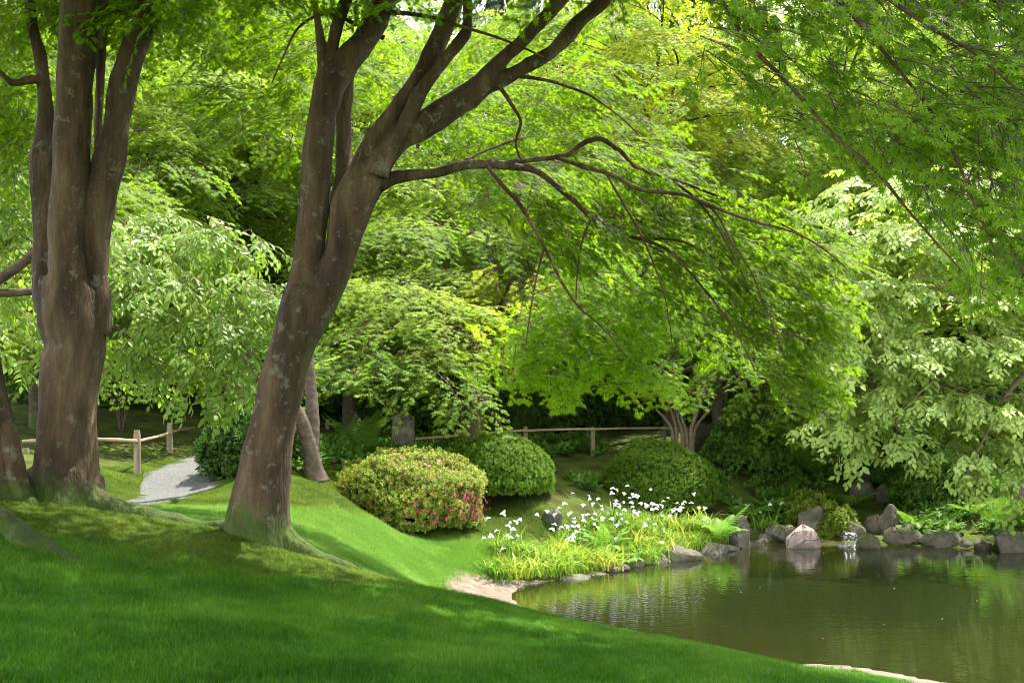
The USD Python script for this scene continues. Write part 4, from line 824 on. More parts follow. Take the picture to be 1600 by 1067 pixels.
W_ = lambda px, d: px / F * d
t, b, c, rg = dome('azalea', 'rounded yellow green azalea with pink flowers on the sunlit lawn', 'azalea', 636, 838, 18.3, W_(236, 18.8), 1.2, 1.15, 'azalea', 6200, 61, (.7, 1.3), .14, -.3)
bl = oval_blade(.029, .75, .1, .3)
for k in range(96):
    right = k < 70
    a = rg.normal(-.7, .42) if right else rg.uniform(-2.9, -.2)
    el = rg.uniform(-.15, .35) if right else rg.uniform(0, 1.1)
    dv = np.array([math.cos(a) * math.cos(el), math.sin(a) * math.cos(el), math.sin(el)])
    pos = c + dv * [W_(232, 18.8) / 2, 1.15, .96] * 1.02
    fb = Bunch(rg)
    for q in range(rg.integers(1, 3)):
        off = rg.normal(0, .035, 3)
        for z in range(5): fb.leaf(bl, off, z * 1.2566 + q, -.5, 0, rg.uniform(.9, 1.2))
    v, f = fb.mesh(); Rm = frames(np.cross(dv, [.2, .3, .9])[None], dv[None])[0].as_matrix()
    put('flower', (v @ Rm.T + pos, f), PINK, t, origin=b)
dome('clipped_shrub', 'dark green clipped mound shrub right behind the azalea', 'shrub', 775, 799, 20.4, W_(180, 21), 1.05, 1.05, 'box', 8500, 62, (.6, 1.0), .06, -.2)
dome('clipped_shrub', 'wide dark green clipped mound shrub below the multi stemmed bush, behind the irises', 'shrub', 1040, 806, 22.6, W_(180, 23.4), 1.32, 1.15, 'box', 9000, 63, (.6, 1.0), .07, -.2)
dome('golden_shrub', 'small golden green shrub above the upright dark stone by the waterfall', 'shrub', 1272, 800, 23.4, W_(78, 23.5), .75, .42, 'spirea', 620, 64, (.8, 1.3), .25, -.3)
dome('golden_shrub', 'lower golden green shrub beside the waterfall', 'shrub', 1316, 830, 22.7, W_(60, 23), .6, .33, 'spirea', 420, 65, (.75, 1.2), .25, -.3)
dome('glossy_shrub', 'dark glossy leaved shrub beside the gravel path', 'shrub', 370, 752, 17.4, W_(130, 18), .95, .7, 'dark', 900, 66, (.75, 1.15), .2, -.2)
dome('glossy_shrub', 'dark glossy leaved shrub between the leaning maple and the ringed cherry trunk', 'shrub', 458, 745, 18.6, W_(60, 19), .62, .5, 'dark', 420, 67, (.7, 1.0), .2, -.2)
dome('leafy_shrub', 'green leafy shrub on the right bank left of the upright fern', 'shrub', 1480, 800, 24.3, W_(120, 25), 1.25, .8, 'cover', 1100, 68, (1, 1.5), .25, -.2)
dome('leafy_shrub', 'spreading leafy shrub behind the right bank under the pale tree', 'shrub', 1420, 770, 26.0, W_(110, 27), 1.3, .8, 'cover', 900, 69, (1, 1.6), .25, -.2)
dome('leafy_shrub', 'leafy shrub just right of the wide clipped mound', 'shrub', 1170, 770, 25.2, W_(120, 26), 1.0, .8, 'cover', 1000, 70, (1, 1.5), .25, -.2)
dome('leafy_shrub', 'leafy shrub at the right edge behind the grey boulder', 'shrub', 1600, 775, 26.5, W_(120, 27), 1.5, .9, 'cover', 1000, 71, (1, 1.6), .25, -.2)
places = ['far left behind the slim trunk', 'behind the grey boulder on the left', 'behind the reddish trunk', 'behind the tall standing stone', 'right of the tall standing stone', 'behind the forked trunk', 'behind the middle of the rail fence', 'behind the multi stemmed bush', 'behind the crooked maple', 'behind the stone slab bridge', 'far right behind the bank']
for k, (px, d, w, hh) in enumerate([(60, 26, 3.2, 2.0), (395, 31, 3.4, 2.0), (500, 33, 3, 1.9), (600, 30, 3, 1.7), (690, 31, 3.2, 2.1), (770, 30, 3.4, 2.0), (870, 30, 3.6, 2.2), (980, 31, 3.8, 2.3), (1110, 31, 3.8, 2.3), (1290, 30, 4.2, 2.2), (1480, 31, 4.4, 2.2)]):
    dome('evergreen_shrub', f'dark evergreen bush in the shade {places[k]}', 'bush', px, 700, d, w, hh, 1.0, 'dark', 1300, 80 + k, (1.2, 1.9), .3, -.2)

# ------------------------------------------------------------------ ground cover
rng = np.random.default_rng(55)
def cover(name, label, polys, kind, dens, scale, tilt=.35):
    P_ = []
    for poly in polys:
        pg = shapely.Polygon([XY(*q) for q in poly]).buffer(0); n = int(pg.area * dens); a, b_, c_, d_ = pg.bounds
        q = rng.uniform([a, b_], [c_, d_], (int(n * 3) + 20, 2)); q = q[shapely.contains_xy(pg, q[:, 0], q[:, 1])][:n]; P_.append(q)
    q = np.vstack(P_); q = q[fbm(np.column_stack([q * 1.2, 0 * q[:, 0]]), 3) > .38]
    z = H(q[:, 0], q[:, 1]); up = normals_at(q[:, 0], q[:, 1]) + rng.normal(0, tilt, (len(q), 3)); hd = np.cross(up, rng.normal(0, 1, up.shape))
    scatter(name, '/World', PROTO[kind], np.column_stack([q, z + rng.uniform(.03, .16, len(q))]), frames(hd, up), rng.uniform(*scale, len(q)), rng, label=label)
cover('ground_cover', 'low dark leafy ground cover under the fence and along the pond banks', [
    [(500, 745, 19.5), (520, 735, 20), (640, 740, 22.5), (760, 730, 25), (950, 720, 26.2), (950, 690, 29), (760, 690, 29), (600, 690, 28), (500, 700, 25)],
    [(1110, 800, 24), (1180, 840, 22.9), (1245, 830, 23.2), (1260, 790, 24.5), (1340, 720, 28), (1200, 700, 29), (1110, 740, 26.5)],
    [(1395, 815, 23.6), (1600, 835, 22.6), (1700, 835, 22.6), (1700, 720, 29), (1400, 720, 29), (1390, 780, 25.5)],
    [(1395, 838, 22.7), (1600, 848, 22.0), (1700, 848, 22), (1700, 815, 23.4), (1395, 812, 23.6)], [(1190, 838, 23.0), (1310, 842, 22.9), (1310, 815, 23.8), (1190, 815, 23.8)],
    [(880, 750, 23.2), (940, 745, 24), (930, 770, 22.6), (890, 770, 22.6)]], 'cover', 42, (.9, 1.7))

# ------------------------------------------------------------------ ferns
def frond(rng, L, wide=.26, pairs=17, arch=.5):
    V, Fc, n = [], [], 0
    ts = np.linspace(.12, 1, pairs)
    ax = lambda t: np.array([L * t * math.cos(arch * t * .9), 0, L * t * math.sin(.9 - arch * 1.5 * t)])
    for sd in (-1, 1):
        for t in ts:
            ln = L * wide * (math.sin(math.pi * min(1, .16 + .84 * (t ** .75))) ** .8 + .04); o = ax(t); dx = (ax(min(t + .03, 1.03)) - ax(t - .03)); dx /= np.linalg.norm(dx); w = L / pairs * .46
            dirv = np.array([0, sd, 0]) * .93 + dx * .34; dn = np.array([0, 0, -1]) * .22
            pts = []
            for q in range(4):
                s = q / 4; ww = w * (1 - s * .8) * (1 if q else .6); c = o + dirv * ln * s + dn * ln * s * s
                pts += [c - dx * ww, c + dx * ww]
            pts.append(o + dirv * ln + dn * ln)
            V += pts; Fc += [(n + 2 * q, n + 2 * q + 1, n + 2 * q + 3) for q in range(3)] + [(n + 2 * q, n + 2 * q + 3, n + 2 * q + 2) for q in range(3)] + [(n + 6, n + 7, n + 8)]; n += 9
    r = tube([[*ax(0), .005], [*ax(.5), .004], [*ax(1), .002]], 3, L / 6)
    return join([(np.array(V), np.array(Fc)), r])
def fern(label, px, py, d, L, n, look, seed, spread_=.9, rise=.1, bias=None):
    rng = np.random.default_rng(seed); b = G(*P(px, py, d)[:2]); b[2] = max(b[2], .05)
    t = thing('fern', label, 'fern', b)
    for k in range(n):
        a = k * 2 * math.pi / n + rng.normal(0, .2) if bias is None else bias + rng.normal(0, .9)
        v, f = frond(rng, L * rng.uniform(.75, 1.1), .25, 17, rng.uniform(.3, .75) * spread_)
        v = v @ Rot.from_euler('ZY', [a, -rise + rng.normal(0, .12)]).as_matrix().T
        put('frond', (v, f), LEAF[look], t, attrs={'tone': np.full(len(v), rng.random())})
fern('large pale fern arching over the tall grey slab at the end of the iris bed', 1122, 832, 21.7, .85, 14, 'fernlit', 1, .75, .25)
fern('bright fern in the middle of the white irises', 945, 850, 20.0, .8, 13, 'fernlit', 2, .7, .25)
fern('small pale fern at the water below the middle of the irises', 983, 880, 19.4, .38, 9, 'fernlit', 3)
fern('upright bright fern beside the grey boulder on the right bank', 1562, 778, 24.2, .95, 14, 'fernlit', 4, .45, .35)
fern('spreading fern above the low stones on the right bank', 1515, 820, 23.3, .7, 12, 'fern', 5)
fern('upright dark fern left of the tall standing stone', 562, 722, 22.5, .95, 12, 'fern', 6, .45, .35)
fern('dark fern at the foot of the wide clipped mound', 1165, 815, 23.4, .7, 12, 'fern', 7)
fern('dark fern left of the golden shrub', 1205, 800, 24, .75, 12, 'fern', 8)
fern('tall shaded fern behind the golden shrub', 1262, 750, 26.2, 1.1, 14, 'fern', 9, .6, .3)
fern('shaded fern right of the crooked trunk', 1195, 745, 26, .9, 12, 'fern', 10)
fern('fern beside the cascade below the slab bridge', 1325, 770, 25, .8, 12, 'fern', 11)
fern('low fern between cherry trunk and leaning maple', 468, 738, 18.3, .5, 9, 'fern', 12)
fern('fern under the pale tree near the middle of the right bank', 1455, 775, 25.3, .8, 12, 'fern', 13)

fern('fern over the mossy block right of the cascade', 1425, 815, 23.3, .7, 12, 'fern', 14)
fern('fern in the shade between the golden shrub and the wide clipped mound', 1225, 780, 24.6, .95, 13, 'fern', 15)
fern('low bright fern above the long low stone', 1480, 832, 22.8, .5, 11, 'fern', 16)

# ------------------------------------------------------------------ irises
rng = np.random.default_rng(71)
ib = Bunch(rng)
def strap(rng, L, w, arch, n=6):
    V = []
    x = z = 0.; a = rng.uniform(1.2, 1.5)
    for k in range(n + 1):
        ww = w * (1 - (k / n) ** 2.2) + .0008; V += [(x, -ww / 2, z), (x, ww / 2, z + .002)]
        x += L / n * math.cos(a); z += L / n * math.sin(a); a -= arch / n
    return np.array(V), np.array([(2 * k, 2 * k + 2, 2 * k + 1) for k in range(n)] + [(2 * k + 1, 2 * k + 2, 2 * k + 3) for k in range(n)])
def iris_clump(px, py, d, n, L, flowers, yellow, label, group=None):
    b = G(*P(px, py, d)[:2]); b[2] = max(b[2], .03)
    t = thing('iris_clump', label, 'iris', b, group)
    V, T = [], []
    for k in range(n):
        v, f = strap(rng, L * rng.uniform(.6, 1.15), rng.uniform(.016, .030), rng.uniform(.9, 2.9))
        v = v @ Rot.from_euler('Z', rng.uniform(0, 6.283)).as_matrix().T + [rng.normal(0, .13), rng.normal(0, .13), -.02]
        V.append((v, f)); T.append(np.full(len(v), np.clip(rng.beta(1.4, 2.2) * .8 + yellow * rng.random(), 0, 1)))
    put('leaves', join(V), LEAF['iris'], t, attrs={'tone': np.concatenate(T)})
    for k in range(flowers):
        top = np.array([rng.normal(0, .17), rng.normal(0, .12), rng.uniform(L * .5, L * 1.3)])
        s = tube([[top[0] * .3, top[1] * .3, 0, .004], [top[0] * .7, top[1] * .7, top[2] * .6, .003], [*top, .0025]], 4, .12)
        st = put('stalk', s, LEAF['fern'], t)
        fb = Bunch(rng); big = oval_blade(rng.uniform(.048, .062), .75, .05, .35); small = oval_blade(.036, .5, .05, -.1)
        for q in range(3):
            fb.leaf(big, top, q * 2.094 + k, -.15, 0); fb.leaf(small, top, q * 2.094 + 1.05 + k, -.75, 0)
        fv, ff = fb.mesh(); fv = (fv - top) @ Rot.from_euler('xyz', rng.normal(0, .35, 3) + [.3, 0, 0]).as_matrix().T + top
        put('flower', (fv, ff), PETAL, st)
spots = [(775, 905, 17.4, 2, .3), (800, 908, 17.6, 1, .3), (790, 885, 18.2, 2, .1), (830, 900, 17.9, 0, .4), (855, 893, 18.4, 0, .35), (868, 870, 19.2, 2, .3), (885, 893, 18.6, 0, .5), (880, 850, 20.0, 5, .1), (905, 862, 19.6, 4, .3), (910, 885, 18.9, 1, .45), (925, 842, 20.6, 5, .1), (935, 880, 19.2, 0, .4),
         (955, 838, 20.9, 5, .2), (962, 866, 19.9, 2, .4), (985, 845, 20.8, 4, .3), (1000, 860, 20.3, 2, .6), (1010, 868, 19.9, 1, .6), (1020, 840, 21.3, 4, .3), (1035, 853, 20.9, 2, .6), (1050, 838, 21.6, 2, .4), (1060, 843, 21.5, 2, .4), (1080, 843, 21.7, 2, .6), (1100, 845, 21.7, 0, .7), (1095, 830, 22.4, 1, .1), (1195, 842, 22.9, 2, .5), (940, 850, 20.4, 3, .2), (900, 875, 19.2, 0, .5), (815, 890, 18.3, 2, .1), (1000, 872, 19.75, 0, .6), (1040, 862, 20.55, 0, .7), (945, 888, 18.95, 0, .5), (1088, 856, 21.2, 0, .6), (870, 900, 18.25, 0, .4), (1012, 850, 20.9, 2, .3), (970, 852, 20.5, 2, .2)]
ORD = 'first second third fourth fifth sixth seventh eighth ninth tenth eleventh twelfth thirteenth fourteenth fifteenth sixteenth seventeenth eighteenth nineteenth twentieth'.split()
ORD += ['twenty ' + o for o in ORD[:9]]
for flow in (True, False):
    for k, (px, py, d, nf, ye) in enumerate(sorted(q for q in spots if bool(q[3]) == flow)):
        lab = f'white flowering iris clump, {ORD[k]} from the left in the pond bed' if flow else f'arching yellow green iris leaves without flowers, {ORD[k]} such clump from the left along the edging'
        iris_clump(px, py, d, 62, .58, int(nf * 1.9 + .9) if flow else 0, ye, lab, 'flowering irises in the pond bed' if flow else 'iris leaf clumps along the pond edge')
# light grass filling the bed
gb = []
for _ in range(3):
    q = Bunch(rng); V, T = [], []
    for k in range(38):
        v, f = strap(rng, rng.uniform(.12, .30), .006, rng.uniform(.5, 2.2), 3); v = v @ Rot.from_euler('Z', rng.uniform(0, 6.283)).as_matrix().T + [rng.normal(0, .09), rng.normal(0, .09), 0]
        q.v.append(v); q.f.append(f + q.n); q.n += len(v); q.t.append(np.full(len(v), rng.random() * .75))
    gb.append(q)
proto('tuft', 'iris', gb)
bed = shapely.Polygon([XY(*q) for q in [(770, 912, 17.3), (830, 908, 17.7), (930, 893, 18.7), (1040, 868, 20.4), (1130, 852, 21.8), (1130, 836, 22.6), (1000, 838, 21.6), (900, 842, 20.6), (850, 865, 19.2), (790, 880, 18.4)]])
q = rng.uniform(bed.bounds[:2], bed.bounds[2:], (4000, 2)); q = q[shapely.contains_xy(bed, q[:, 0], q[:, 1])][:420]
scatter('bed_grass', '/World', PROTO['tuft'], np.column_stack([q, np.maximum(H(q[:, 0], q[:, 1]), .01)]), Rot.from_euler('Z', rng.uniform(0, 6.28, len(q))), rng.uniform(.7, 1.2, len(q)), rng, label='light green grass filling the iris bed')
rb = shapely.Polygon([XY(*q) for q in [(1545, 838, 22.4), (1700, 838, 22.4), (1700, 808, 23.6), (1560, 806, 23.6)]])
q = rng.uniform(rb.bounds[:2], rb.bounds[2:], (1200, 2)); q = q[shapely.contains_xy(rb, q[:, 0], q[:, 1])][:260]
tf_ = [strap(rng, 1, .01, 1) for _ in range(1)]
proto('reed', 'fern', [gb[0], gb[1]])
scatter('bank_grass', '/World', PROTO['reed'], np.column_stack([q, np.maximum(H(q[:, 0], q[:, 1]), .01)]), Rot.from_euler('Z', rng.uniform(0, 6.28, len(q))), rng.uniform(.9, 1.5, len(q)), rng, label='long green grass tuft above the stones at the right edge')

# ------------------------------------------------------------------ stones
def rock_mesh(seed, sx, sy, sz, pts=18, rough=.05, point=0.0):
    rng = np.random.default_rng(seed); v = rng.normal(0, 1, (pts, 3)); v /= np.linalg.norm(v, axis=1, keepdims=True)
    v[:, 2] = v[:, 2] * .8; v = v * [1, 1, 1]; taper = 1 - point * np.clip(v[:, 2:], -1, 1) * .5
    v[:, :2] *= taper
    m = trimesh.convex.convex_hull(v); m = m.subdivide_to_size(.28); m.merge_vertices(); trimesh.smoothing.filter_laplacian(m, iterations=2)
    lo, hi = m.bounds; v = (np.array(m.vertices) - (lo + hi) / 2) / (hi - lo); v = v * [sx, sy, sz]; v[:, 2] += sz / 2
    n = m.vertex_normals; s = max(sx, sz)
    v = v + n * ((fbm(v / s * 4 + seed, 4) - .5) * 2 * rough * s)[:, None]
    m2 = trimesh.Trimesh(v, m.faces, process=False)
    return np.array(m2.vertices), np.array(m2.faces)
def rock(label, px, py, d, wpx, hpx, seed, name='boulder', cat='rock', look=STONE, moss=.25, depth=None, sink=.3, rough=.05, point=.2, rot=None, group=None):
    w, h = W_(wpx, d), W_(hpx, d); b = P(px, py, d); b[2] = min(b[2], max(G(b[0], b[1])[2], -.03) + .03)
    t = thing(name, label, cat, b, group)
    v, f = rock_mesh(seed, w, depth or w * .75, h * (1 + sink), 18, rough, point); v[:, 2] -= h * sink
    if rot: v = v @ Rot.from_euler('Z', rot).as_matrix().T
    n = trimesh.Trimesh(v, f, process=False).vertex_normals
    put('stone', (v, f), look, t, 40 if look is PINKSTONE else True, None if look is PINKSTONE else {'moss': np.clip(n[:, 2], 0, 1) * .42 * (moss > 0) + moss * .6 + .06})
rngs = np.random.default_rng(8)
R_ = [('pale pinkish triangular rock standing in the pond', 1253, 852, 21.9, 54, 36, dict(look=PINKSTONE, point=.95, rough=.03)), ('small mossy rock in the water right of the cascade', 1358, 853, 21.8, 38, 24, dict(point=.9, moss=.45)),
      ('tall square grey slab at the end of the iris bed', 1156, 860, 21.9, 34, 56, dict(point=.05, moss=.05, rough=.03)), ('rock between the tall slab and the pinkish rock', 1222, 850, 22.6, 54, 32, dict(point=.1, moss=.3)), ('upright dark stone under the golden shrub', 1270, 836, 23.1, 44, 46, dict(point=.0, moss=.15)),
      ('left of two grey stones right of the cascade', 1364, 818, 23.3, 30, 28, dict(moss=.1)), ('rounded grey stone leaning above the cascade', 1388, 822, 23.2, 36, 46, dict(moss=.05, point=.3)), ('mossy block at the waterline right of the cascade', 1410, 852, 22.4, 58, 36, dict(moss=.4, point=.1)),
      ('long low mossy stone on the right waterline', 1468, 854, 22.2, 68, 26, dict(moss=.35, point=.1)), ('small brown stone at the right waterline', 1509, 857, 21.9, 24, 15, dict(moss=.1)), ('second small brown stone on the right waterline, next to the big end stone', 1534, 858, 21.7, 30, 17, dict(moss=.1)),
      ('large mossy stone at the waterline on the right edge', 1582, 863, 21.4, 62, 36, dict(moss=.3, point=.2)), ('grey boulder on the bank at the right edge', 1592, 795, 23.4, 32, 38, dict(moss=.05, point=.2)), ('flat topped edging stone with a raised corner under the irises', 1064, 876, 20.3, 66, 26, dict(moss=.05, point=.3, rough=.09)),
      ('edging stone left of the tall slab', 1114, 867, 21.2, 56, 19, dict(moss=.05, point=.2)), ('low edging stone under the middle of the irises', 958, 893, 19.0, 54, 14, dict(moss=.1)), ('small edging stone behind the pale fern', 990, 886, 19.6, 40, 20, dict(moss=.1)), ('flat edging stone at the left end of the irises', 894, 906, 18.2, 58, 10, dict(moss=.1)),
      ('grey stone half hidden at the foot of the clipped mound beside the irises', 862, 806, 20.3, 34, 24, dict(moss=.05)), ('dark boulder at the fence left of the leaning maple', 360, 690, 27.5, 44, 48, dict(moss=.25)), ('flat stone slab bridge over the little stream', 1358, 730, 26.6, 84, 12, dict(moss=.1, point=0, sink=.1, depth=.8)),
      ('dark rock in the stream below the slab bridge', 1345, 768, 25.6, 40, 26, dict(moss=.15)), ('stone lining the stream below the slab bridge on its right', 1385, 776, 25.4, 36, 24, dict(moss=.2)), ('sloping dark rock carrying the cascade', 1330, 846, 22.75, 48, 32, dict(moss=.1, point=.3))]
R_ += [(f'small dark bank stone {w_}', px, py, d, w, h, dict(moss=.2, point=.15, rough=.07)) for w_, px, py, d, w, h in [
    ('between the pinkish rock and the upright dark stone', 1296, 851, 22.8, 26, 14), ('just left of the mossy block', 1380, 852, 22.9, 24, 16), ('between the mossy block and the long low stone', 1438, 853, 22.6, 28, 18), ('right of the long low stone', 1495, 856, 22.3, 22, 14), ('behind the two small brown stones', 1522, 853, 22.6, 40, 20), ('left of the large end stone', 1553, 860, 21.9, 26, 18),
    ('left of the pinkish rock behind it', 1200, 851, 22.6, 34, 18), ('at the foot of the tall slab', 1182, 855, 22.2, 26, 14)]]
R_ += [(f'low grey stone edging the iris bed, {w_}', px, py, d, w, h, dict(moss=.1, point=.1, rough=.08)) for w_, px, py, d, w, h in [
    ('under the leaves right of the pale fern', 1020, 880, 20.0, 56, 13), ('beside the tall slab on its left', 1138, 864, 21.5, 34, 13), ('left of the middle stone', 925, 900, 18.7, 60, 9)]]
for k, (lab, px, py, d, w, h, kw) in enumerate(R_):
    rock(lab, px, py, d, w, h, 900 + k, **kw)
def stele(label, px, py, d, wpx, hpx, seed, topw=.55, name='standing_stone'):
    w, h = W_(wpx, d), W_(hpx, d); b = P(px, py, d); b[2] = G(b[0], b[1])[2]; t = thing(name, label, 'standing stone', b)
    out = shapely.Polygon([(-w / 2, -.2), (w / 2, -.2), (w * .5, h * .45), (w * topw * .62, h * .86), (w * .1, h), (-w * topw * .5, h * .93), (-w * .46, h * .5)]).buffer(.03)
    m = trimesh.creation.extrude_polygon(out, w * .42); m = m.subdivide_to_size(.09); m.merge_vertices(); v = np.array(m.vertices); v = np.column_stack([v[:, 0], v[:, 2] - w * .2, v[:, 1]])
    tm = trimesh.Trimesh(v, m.faces); trimesh.smoothing.filter_laplacian(tm, iterations=3); v = tm.vertices + tm.vertex_normals * ((fbm(np.array(tm.vertices) * 4 + seed, 4) - .5) * .10)[:, None]
    put('stone', (v, tm.faces), STONE, t, True, {'moss': np.full(len(v), .28)})
stele('tall mossy standing stone at the left end of the long rail fence', 629, 708, 24.6, 33, 64, 1, .7)
stele('flat grey standing stone beside the crooked maple', 1100, 712, 26.6, 36, 38, 2, .8)

# ------------------------------------------------------------------ rail fences
def fence(label, posts, rails, name='rail_fence'):
    pts = {k: P(*q[:3]) for k, q in posts.items()}; b = G(*list(pts.values())[0][:2]); t = thing(name, label, 'fence', b)
    rng = np.random.default_rng(len(posts))
    for k, (px, py, d, *r) in posts.items():
        top = pts[k]; g = G(top[0], top[1])
        v, f = tube([[g[0], g[1], g[2] - .2, .062], [*((g + top) / 2 + [.004, 0, 0]), .058], [*(top - [0, 0, .012]), .056], [*top, .045]], 10, .1, .06, int(px)); put('post', (v, f), POST, t, 40, None, b)
    for rows in rails:
        q = [[*P(px, py, d), .029 * rng.uniform(.9, 1.1)] for px, py, d in rows]
        v, f = tube(q, 9, .25, .08, int(rows[0][0])); put('rail', (v, f), LOG, t, True, None, b)
fence('short rail fence of round posts beside the gravel path on the left', {0: (40, 700, 17.6), 1: (214, 672, 18.0), 2: (265, 660, 21.5), 3: (315, 663, 25.5), 4: (371, 652, 28)}, [[(35, 690, 17.5), (120, 686, 17.7), (214, 689, 17.9)], [(212, 690, 17.9), (238, 684, 19.6), (266, 676, 21.4)], [(263, 677, 21.4), (315, 667, 25.4), (384, 657, 28.4)]])
fence('long rail fence curving behind the clipped shrubs', {0: (637, 664, 24.8), 1: (730, 668, 25.5), 2: (821, 666, 26), 3: (926, 667, 26.2), 4: (1037, 666, 27), 5: (1196, 675, 26.8)}, [[(631, 687, 24.7), (680, 683, 25.1), (735, 679, 25.4)], [(728, 680, 25.4), (780, 675, 25.8), (824, 672, 25.9)], [(818, 673, 25.9), (870, 671, 26.1), (928, 670, 26.1)], [(922, 671, 26.1), (980, 669, 26.6), (1040, 669, 26.9)], [(1034, 669, 26.9), (1120, 673, 26.8), (1200, 681, 26.7)]])
fence('pale rail of the far fence behind the reddish trunk', {0: (512, 655, 29), 1: (584, 662, 29.5)}, [[(508, 662, 28.9), (545, 662, 29.2), (552, 664, 29.3)], [(550, 664, 29.3), (586, 670, 29.5)]])

# ------------------------------------------------------------------ bare stems
def bare(label, stems, d, name='bare_shrub', look=PALEBARK):
    b = G(*P(stems[0][0][0], stems[0][0][1], d)[:2]); t = thing(name, label, 'shrub', b)
    for s in stems:
        rows = LP(d, s); rows[0, 2] = min(rows[0, 2], H(rows[:1, 0], rows[:1, 1])[0] - .05); v, f = tube(rows, 6, .08, .12, int(s[0][0])); put('stem', (v, f), look, t, True, None, b)
bare('multi stemmed bush with pale bare stems in front of the rail fence', [[(1052, 705, 7), (1050, 672, 6), (1042, 658, 5), (1025, 640, 4)], [(1058, 705, 6), (1056, 670, 5), (1048, 640, 4), (1036, 615, 3)], [(1068, 708, 8), (1066, 675, 6), (1059, 650, 4), (1062, 640, 3)], [(1074, 708, 7), (1073, 680, 6), (1066, 655, 5), (1060, 638, 4)], [(1080, 708, 9), (1080, 675, 8), (1088, 645, 7), (1094, 620, 6), (1106, 603, 5), (1110, 585, 3)], [(1082, 705, 7), (1085, 675, 5), (1100, 650, 5), (1124, 630, 4)], [(1106, 604, 4), (1124, 602, 2)]], 26.2)
bare('small bare shrub on the moss slope left of the slim trunk', [[(187, 660, 4), (182, 640, 3), (172, 612, 2)], [(188, 660, 4), (186, 635, 3), (184, 605, 2)], [(190, 660, 4), (196, 635, 3), (194, 600, 2)], [(190, 660, 3), (200, 640, 2), (206, 622, 1.5)]], 23, look=BARK2)

# ------------------------------------------------------------------ cascade
wb = P(1331, 852, 22.15); wb[2] = 0.0
t = thing('cascade', 'small white cascade falling into the pond between the stones', 'waterfall', wb)
u_, w_ = np.meshgrid(np.linspace(-1, 1, 15), np.linspace(0, 1, 14), indexing='ij')
nz_ = fbm(np.stack([u_ * 3, w_ * 1.2, 0 * u_], -1), 3) - .5
cv_ = np.stack([.15 * u_ * (.7 + .5 * w_) + .05 * nz_, .24 - .30 * w_ + .10 * nz_, .26 * (1 - w_ ** 1.7) + .05 * nz_ * (1 - w_) + .006], -1).reshape(-1, 3)
ci_, cj_ = np.meshgrid(np.arange(14), np.arange(13), indexing='ij'); q_ = np.stack([ci_ * 14 + cj_, (ci_ + 1) * 14 + cj_, (ci_ + 1) * 14 + cj_ + 1, ci_ * 14 + cj_ + 1], -1).reshape(-1, 4)
put('falling_water', (cv_, np.vstack([q_[:, [0, 1, 2]], q_[:, [0, 2, 3]]])), FOAM, t, True)
ic = trimesh.creation.icosphere(3); iv = np.array(ic.vertices); iv = iv * (1 + .8 * (fbm(iv * 4, 3) - .5))[:, None] * [.30, .16, .045]
put('foam', (iv + [0, -.12, .0], ic.faces), FOAM, t, True)
# specks of fallen blossom on the water
rng = np.random.default_rng(4); q = rng.uniform([2, 13], [10, 21.5], (400, 2)); q = q[shapely.contains_xy(POND.buffer(-.3), q[:, 0], q[:, 1])][:38]
sp = Bunch(rng)
for x, y in q: sp.leaf(oval_blade(.022, .7, 0, 0), np.array([x, y, .004]), rng.uniform(0, 6), 0, 0, rng.uniform(.5, 1.1))
put('fallen_petals', sp.mesh(), PETAL, label='pale specks of fallen petals floating on the pond', kind='stuff')

# ------------------------------------------------------------------ grass
rng = np.random.default_rng(91)
def patch(rng, n, size, L, lean=.45):
    V, T, Fc = [], [], []
    for k in range(n):
        o = np.array([rng.uniform(-size, size), rng.uniform(-size, size), -.004]); a = rng.uniform(0, 6.283); l = L * rng.uniform(.45, 1.45); e = rng.normal(0, lean, 2) * l; w = .0022
        s = np.array([math.cos(a), math.sin(a), 0]) * w
        V += [o - s, o + s, o + [*(e * .35), l * .6] + s * .7, o + [*(e * .35), l * .6] - s * .7, o + [*e, l * .95]]; i = 5 * k; Fc += [(i, i + 1, i + 2), (i, i + 2, i + 3), (i + 3, i + 2, i + 4)]
        T += [rng.random()] * 5
    b = Bunch(rng); b.v, b.f, b.t = [np.array(V)], [np.array(Fc)], [np.array(T)]
    return b
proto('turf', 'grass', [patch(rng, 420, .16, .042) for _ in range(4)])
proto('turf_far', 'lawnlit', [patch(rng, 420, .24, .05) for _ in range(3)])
q = rng.uniform([-5.5, 4.2], [3.8, 13.2], (16000, 2)); q = q[shapely.contains_xy(LAWN.buffer(.02), q[:, 0], q[:, 1]) & (np.abs(q[:, 0]) < q[:, 1] * .5 + .4)]
ml = np.clip(1.2 - .36 * np.hypot((q[:, 0] + 3.6) / 1.7, q[:, 1] - 10.2), 0, .75) + np.clip(.7 - .55 * np.hypot(q[:, 0] + 1.9, q[:, 1] - 9.3), 0, .7)
q = q[(ml + .5 * fbm(np.column_stack([q * 5, 0 * q[:, 0]]), 3) < .68)][:4300]
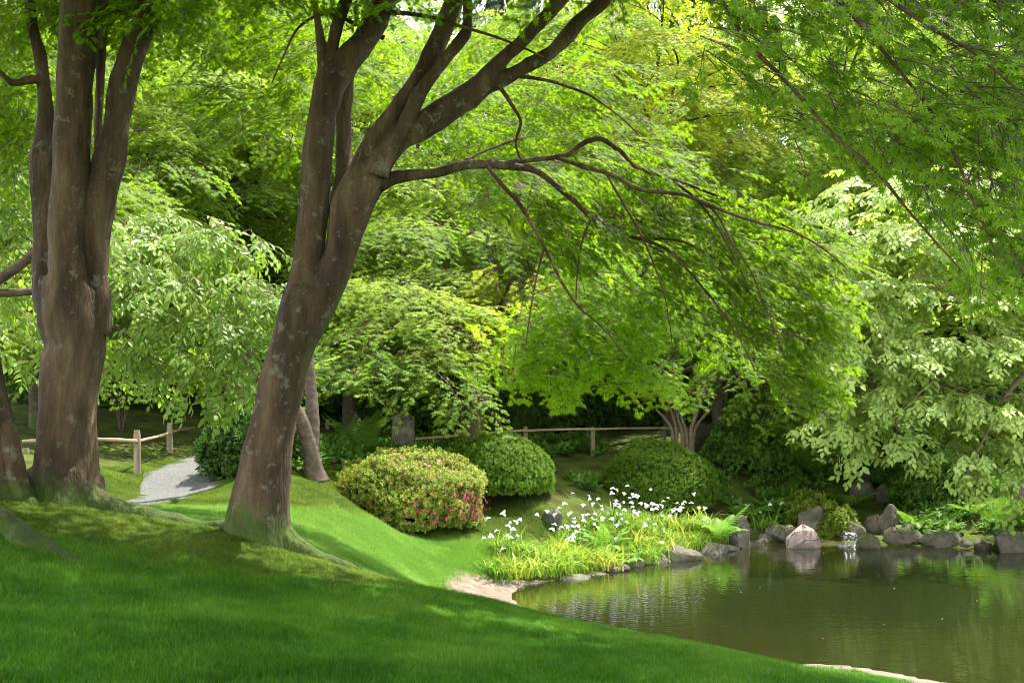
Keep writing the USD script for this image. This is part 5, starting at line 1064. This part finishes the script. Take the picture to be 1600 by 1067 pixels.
sc = rng.uniform(.75, 1.15, len(q))
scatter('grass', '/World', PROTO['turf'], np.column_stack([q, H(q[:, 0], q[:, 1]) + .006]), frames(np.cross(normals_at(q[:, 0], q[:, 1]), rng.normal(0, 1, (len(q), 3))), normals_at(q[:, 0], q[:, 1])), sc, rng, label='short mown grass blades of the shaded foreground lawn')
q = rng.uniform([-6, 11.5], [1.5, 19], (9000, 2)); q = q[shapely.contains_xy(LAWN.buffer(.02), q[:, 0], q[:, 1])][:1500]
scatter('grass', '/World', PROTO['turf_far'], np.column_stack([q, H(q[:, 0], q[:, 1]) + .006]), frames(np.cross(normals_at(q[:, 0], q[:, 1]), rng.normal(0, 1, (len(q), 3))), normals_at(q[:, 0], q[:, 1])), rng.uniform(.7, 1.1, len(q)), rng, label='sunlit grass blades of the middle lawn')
proto('moss', 'moss', [patch(rng, 380, .16, .020, 1.1) for _ in range(4)])
q = rng.uniform([-6.5, 5.2], [2.5, 20.5], (26000, 2)); ml = np.clip(1.2 - .36 * np.hypot((q[:, 0] + 3.6) / 1.7, q[:, 1] - 10.2), 0, .75) + np.clip(.7 - .55 * np.hypot(q[:, 0] + 1.9, q[:, 1] - 9.3), 0, .7)
inl = shapely.contains_xy(LAWN, q[:, 0], q[:, 1]); inp = shapely.contains_xy(PATH.buffer(.05), q[:, 0], q[:, 1]); dry = pond_sd(q[:, 0], q[:, 1]) > 1.3
nz = fbm(np.column_stack([q * 5, 0 * q[:, 0]]), 3)
q = q[~inp & dry & (np.abs(q[:, 0]) < q[:, 1] * .5 + .4) & ((inl & (ml + .5 * nz > .56)) | (~inl & (q[:, 1] > 12.5) & (nz > .42) & (q[:, 0] < 1.2)))][:5200]
nn = normals_at(q[:, 0], q[:, 1])
scatter('moss', '/World', PROTO['moss'], np.column_stack([q, H(q[:, 0], q[:, 1]) + .006]), frames(np.cross(nn, rng.normal(0, 1, (len(q), 3))), nn), rng.uniform(.8, 1.3, len(q)), rng, label='soft yellow green moss over the roots and banks')
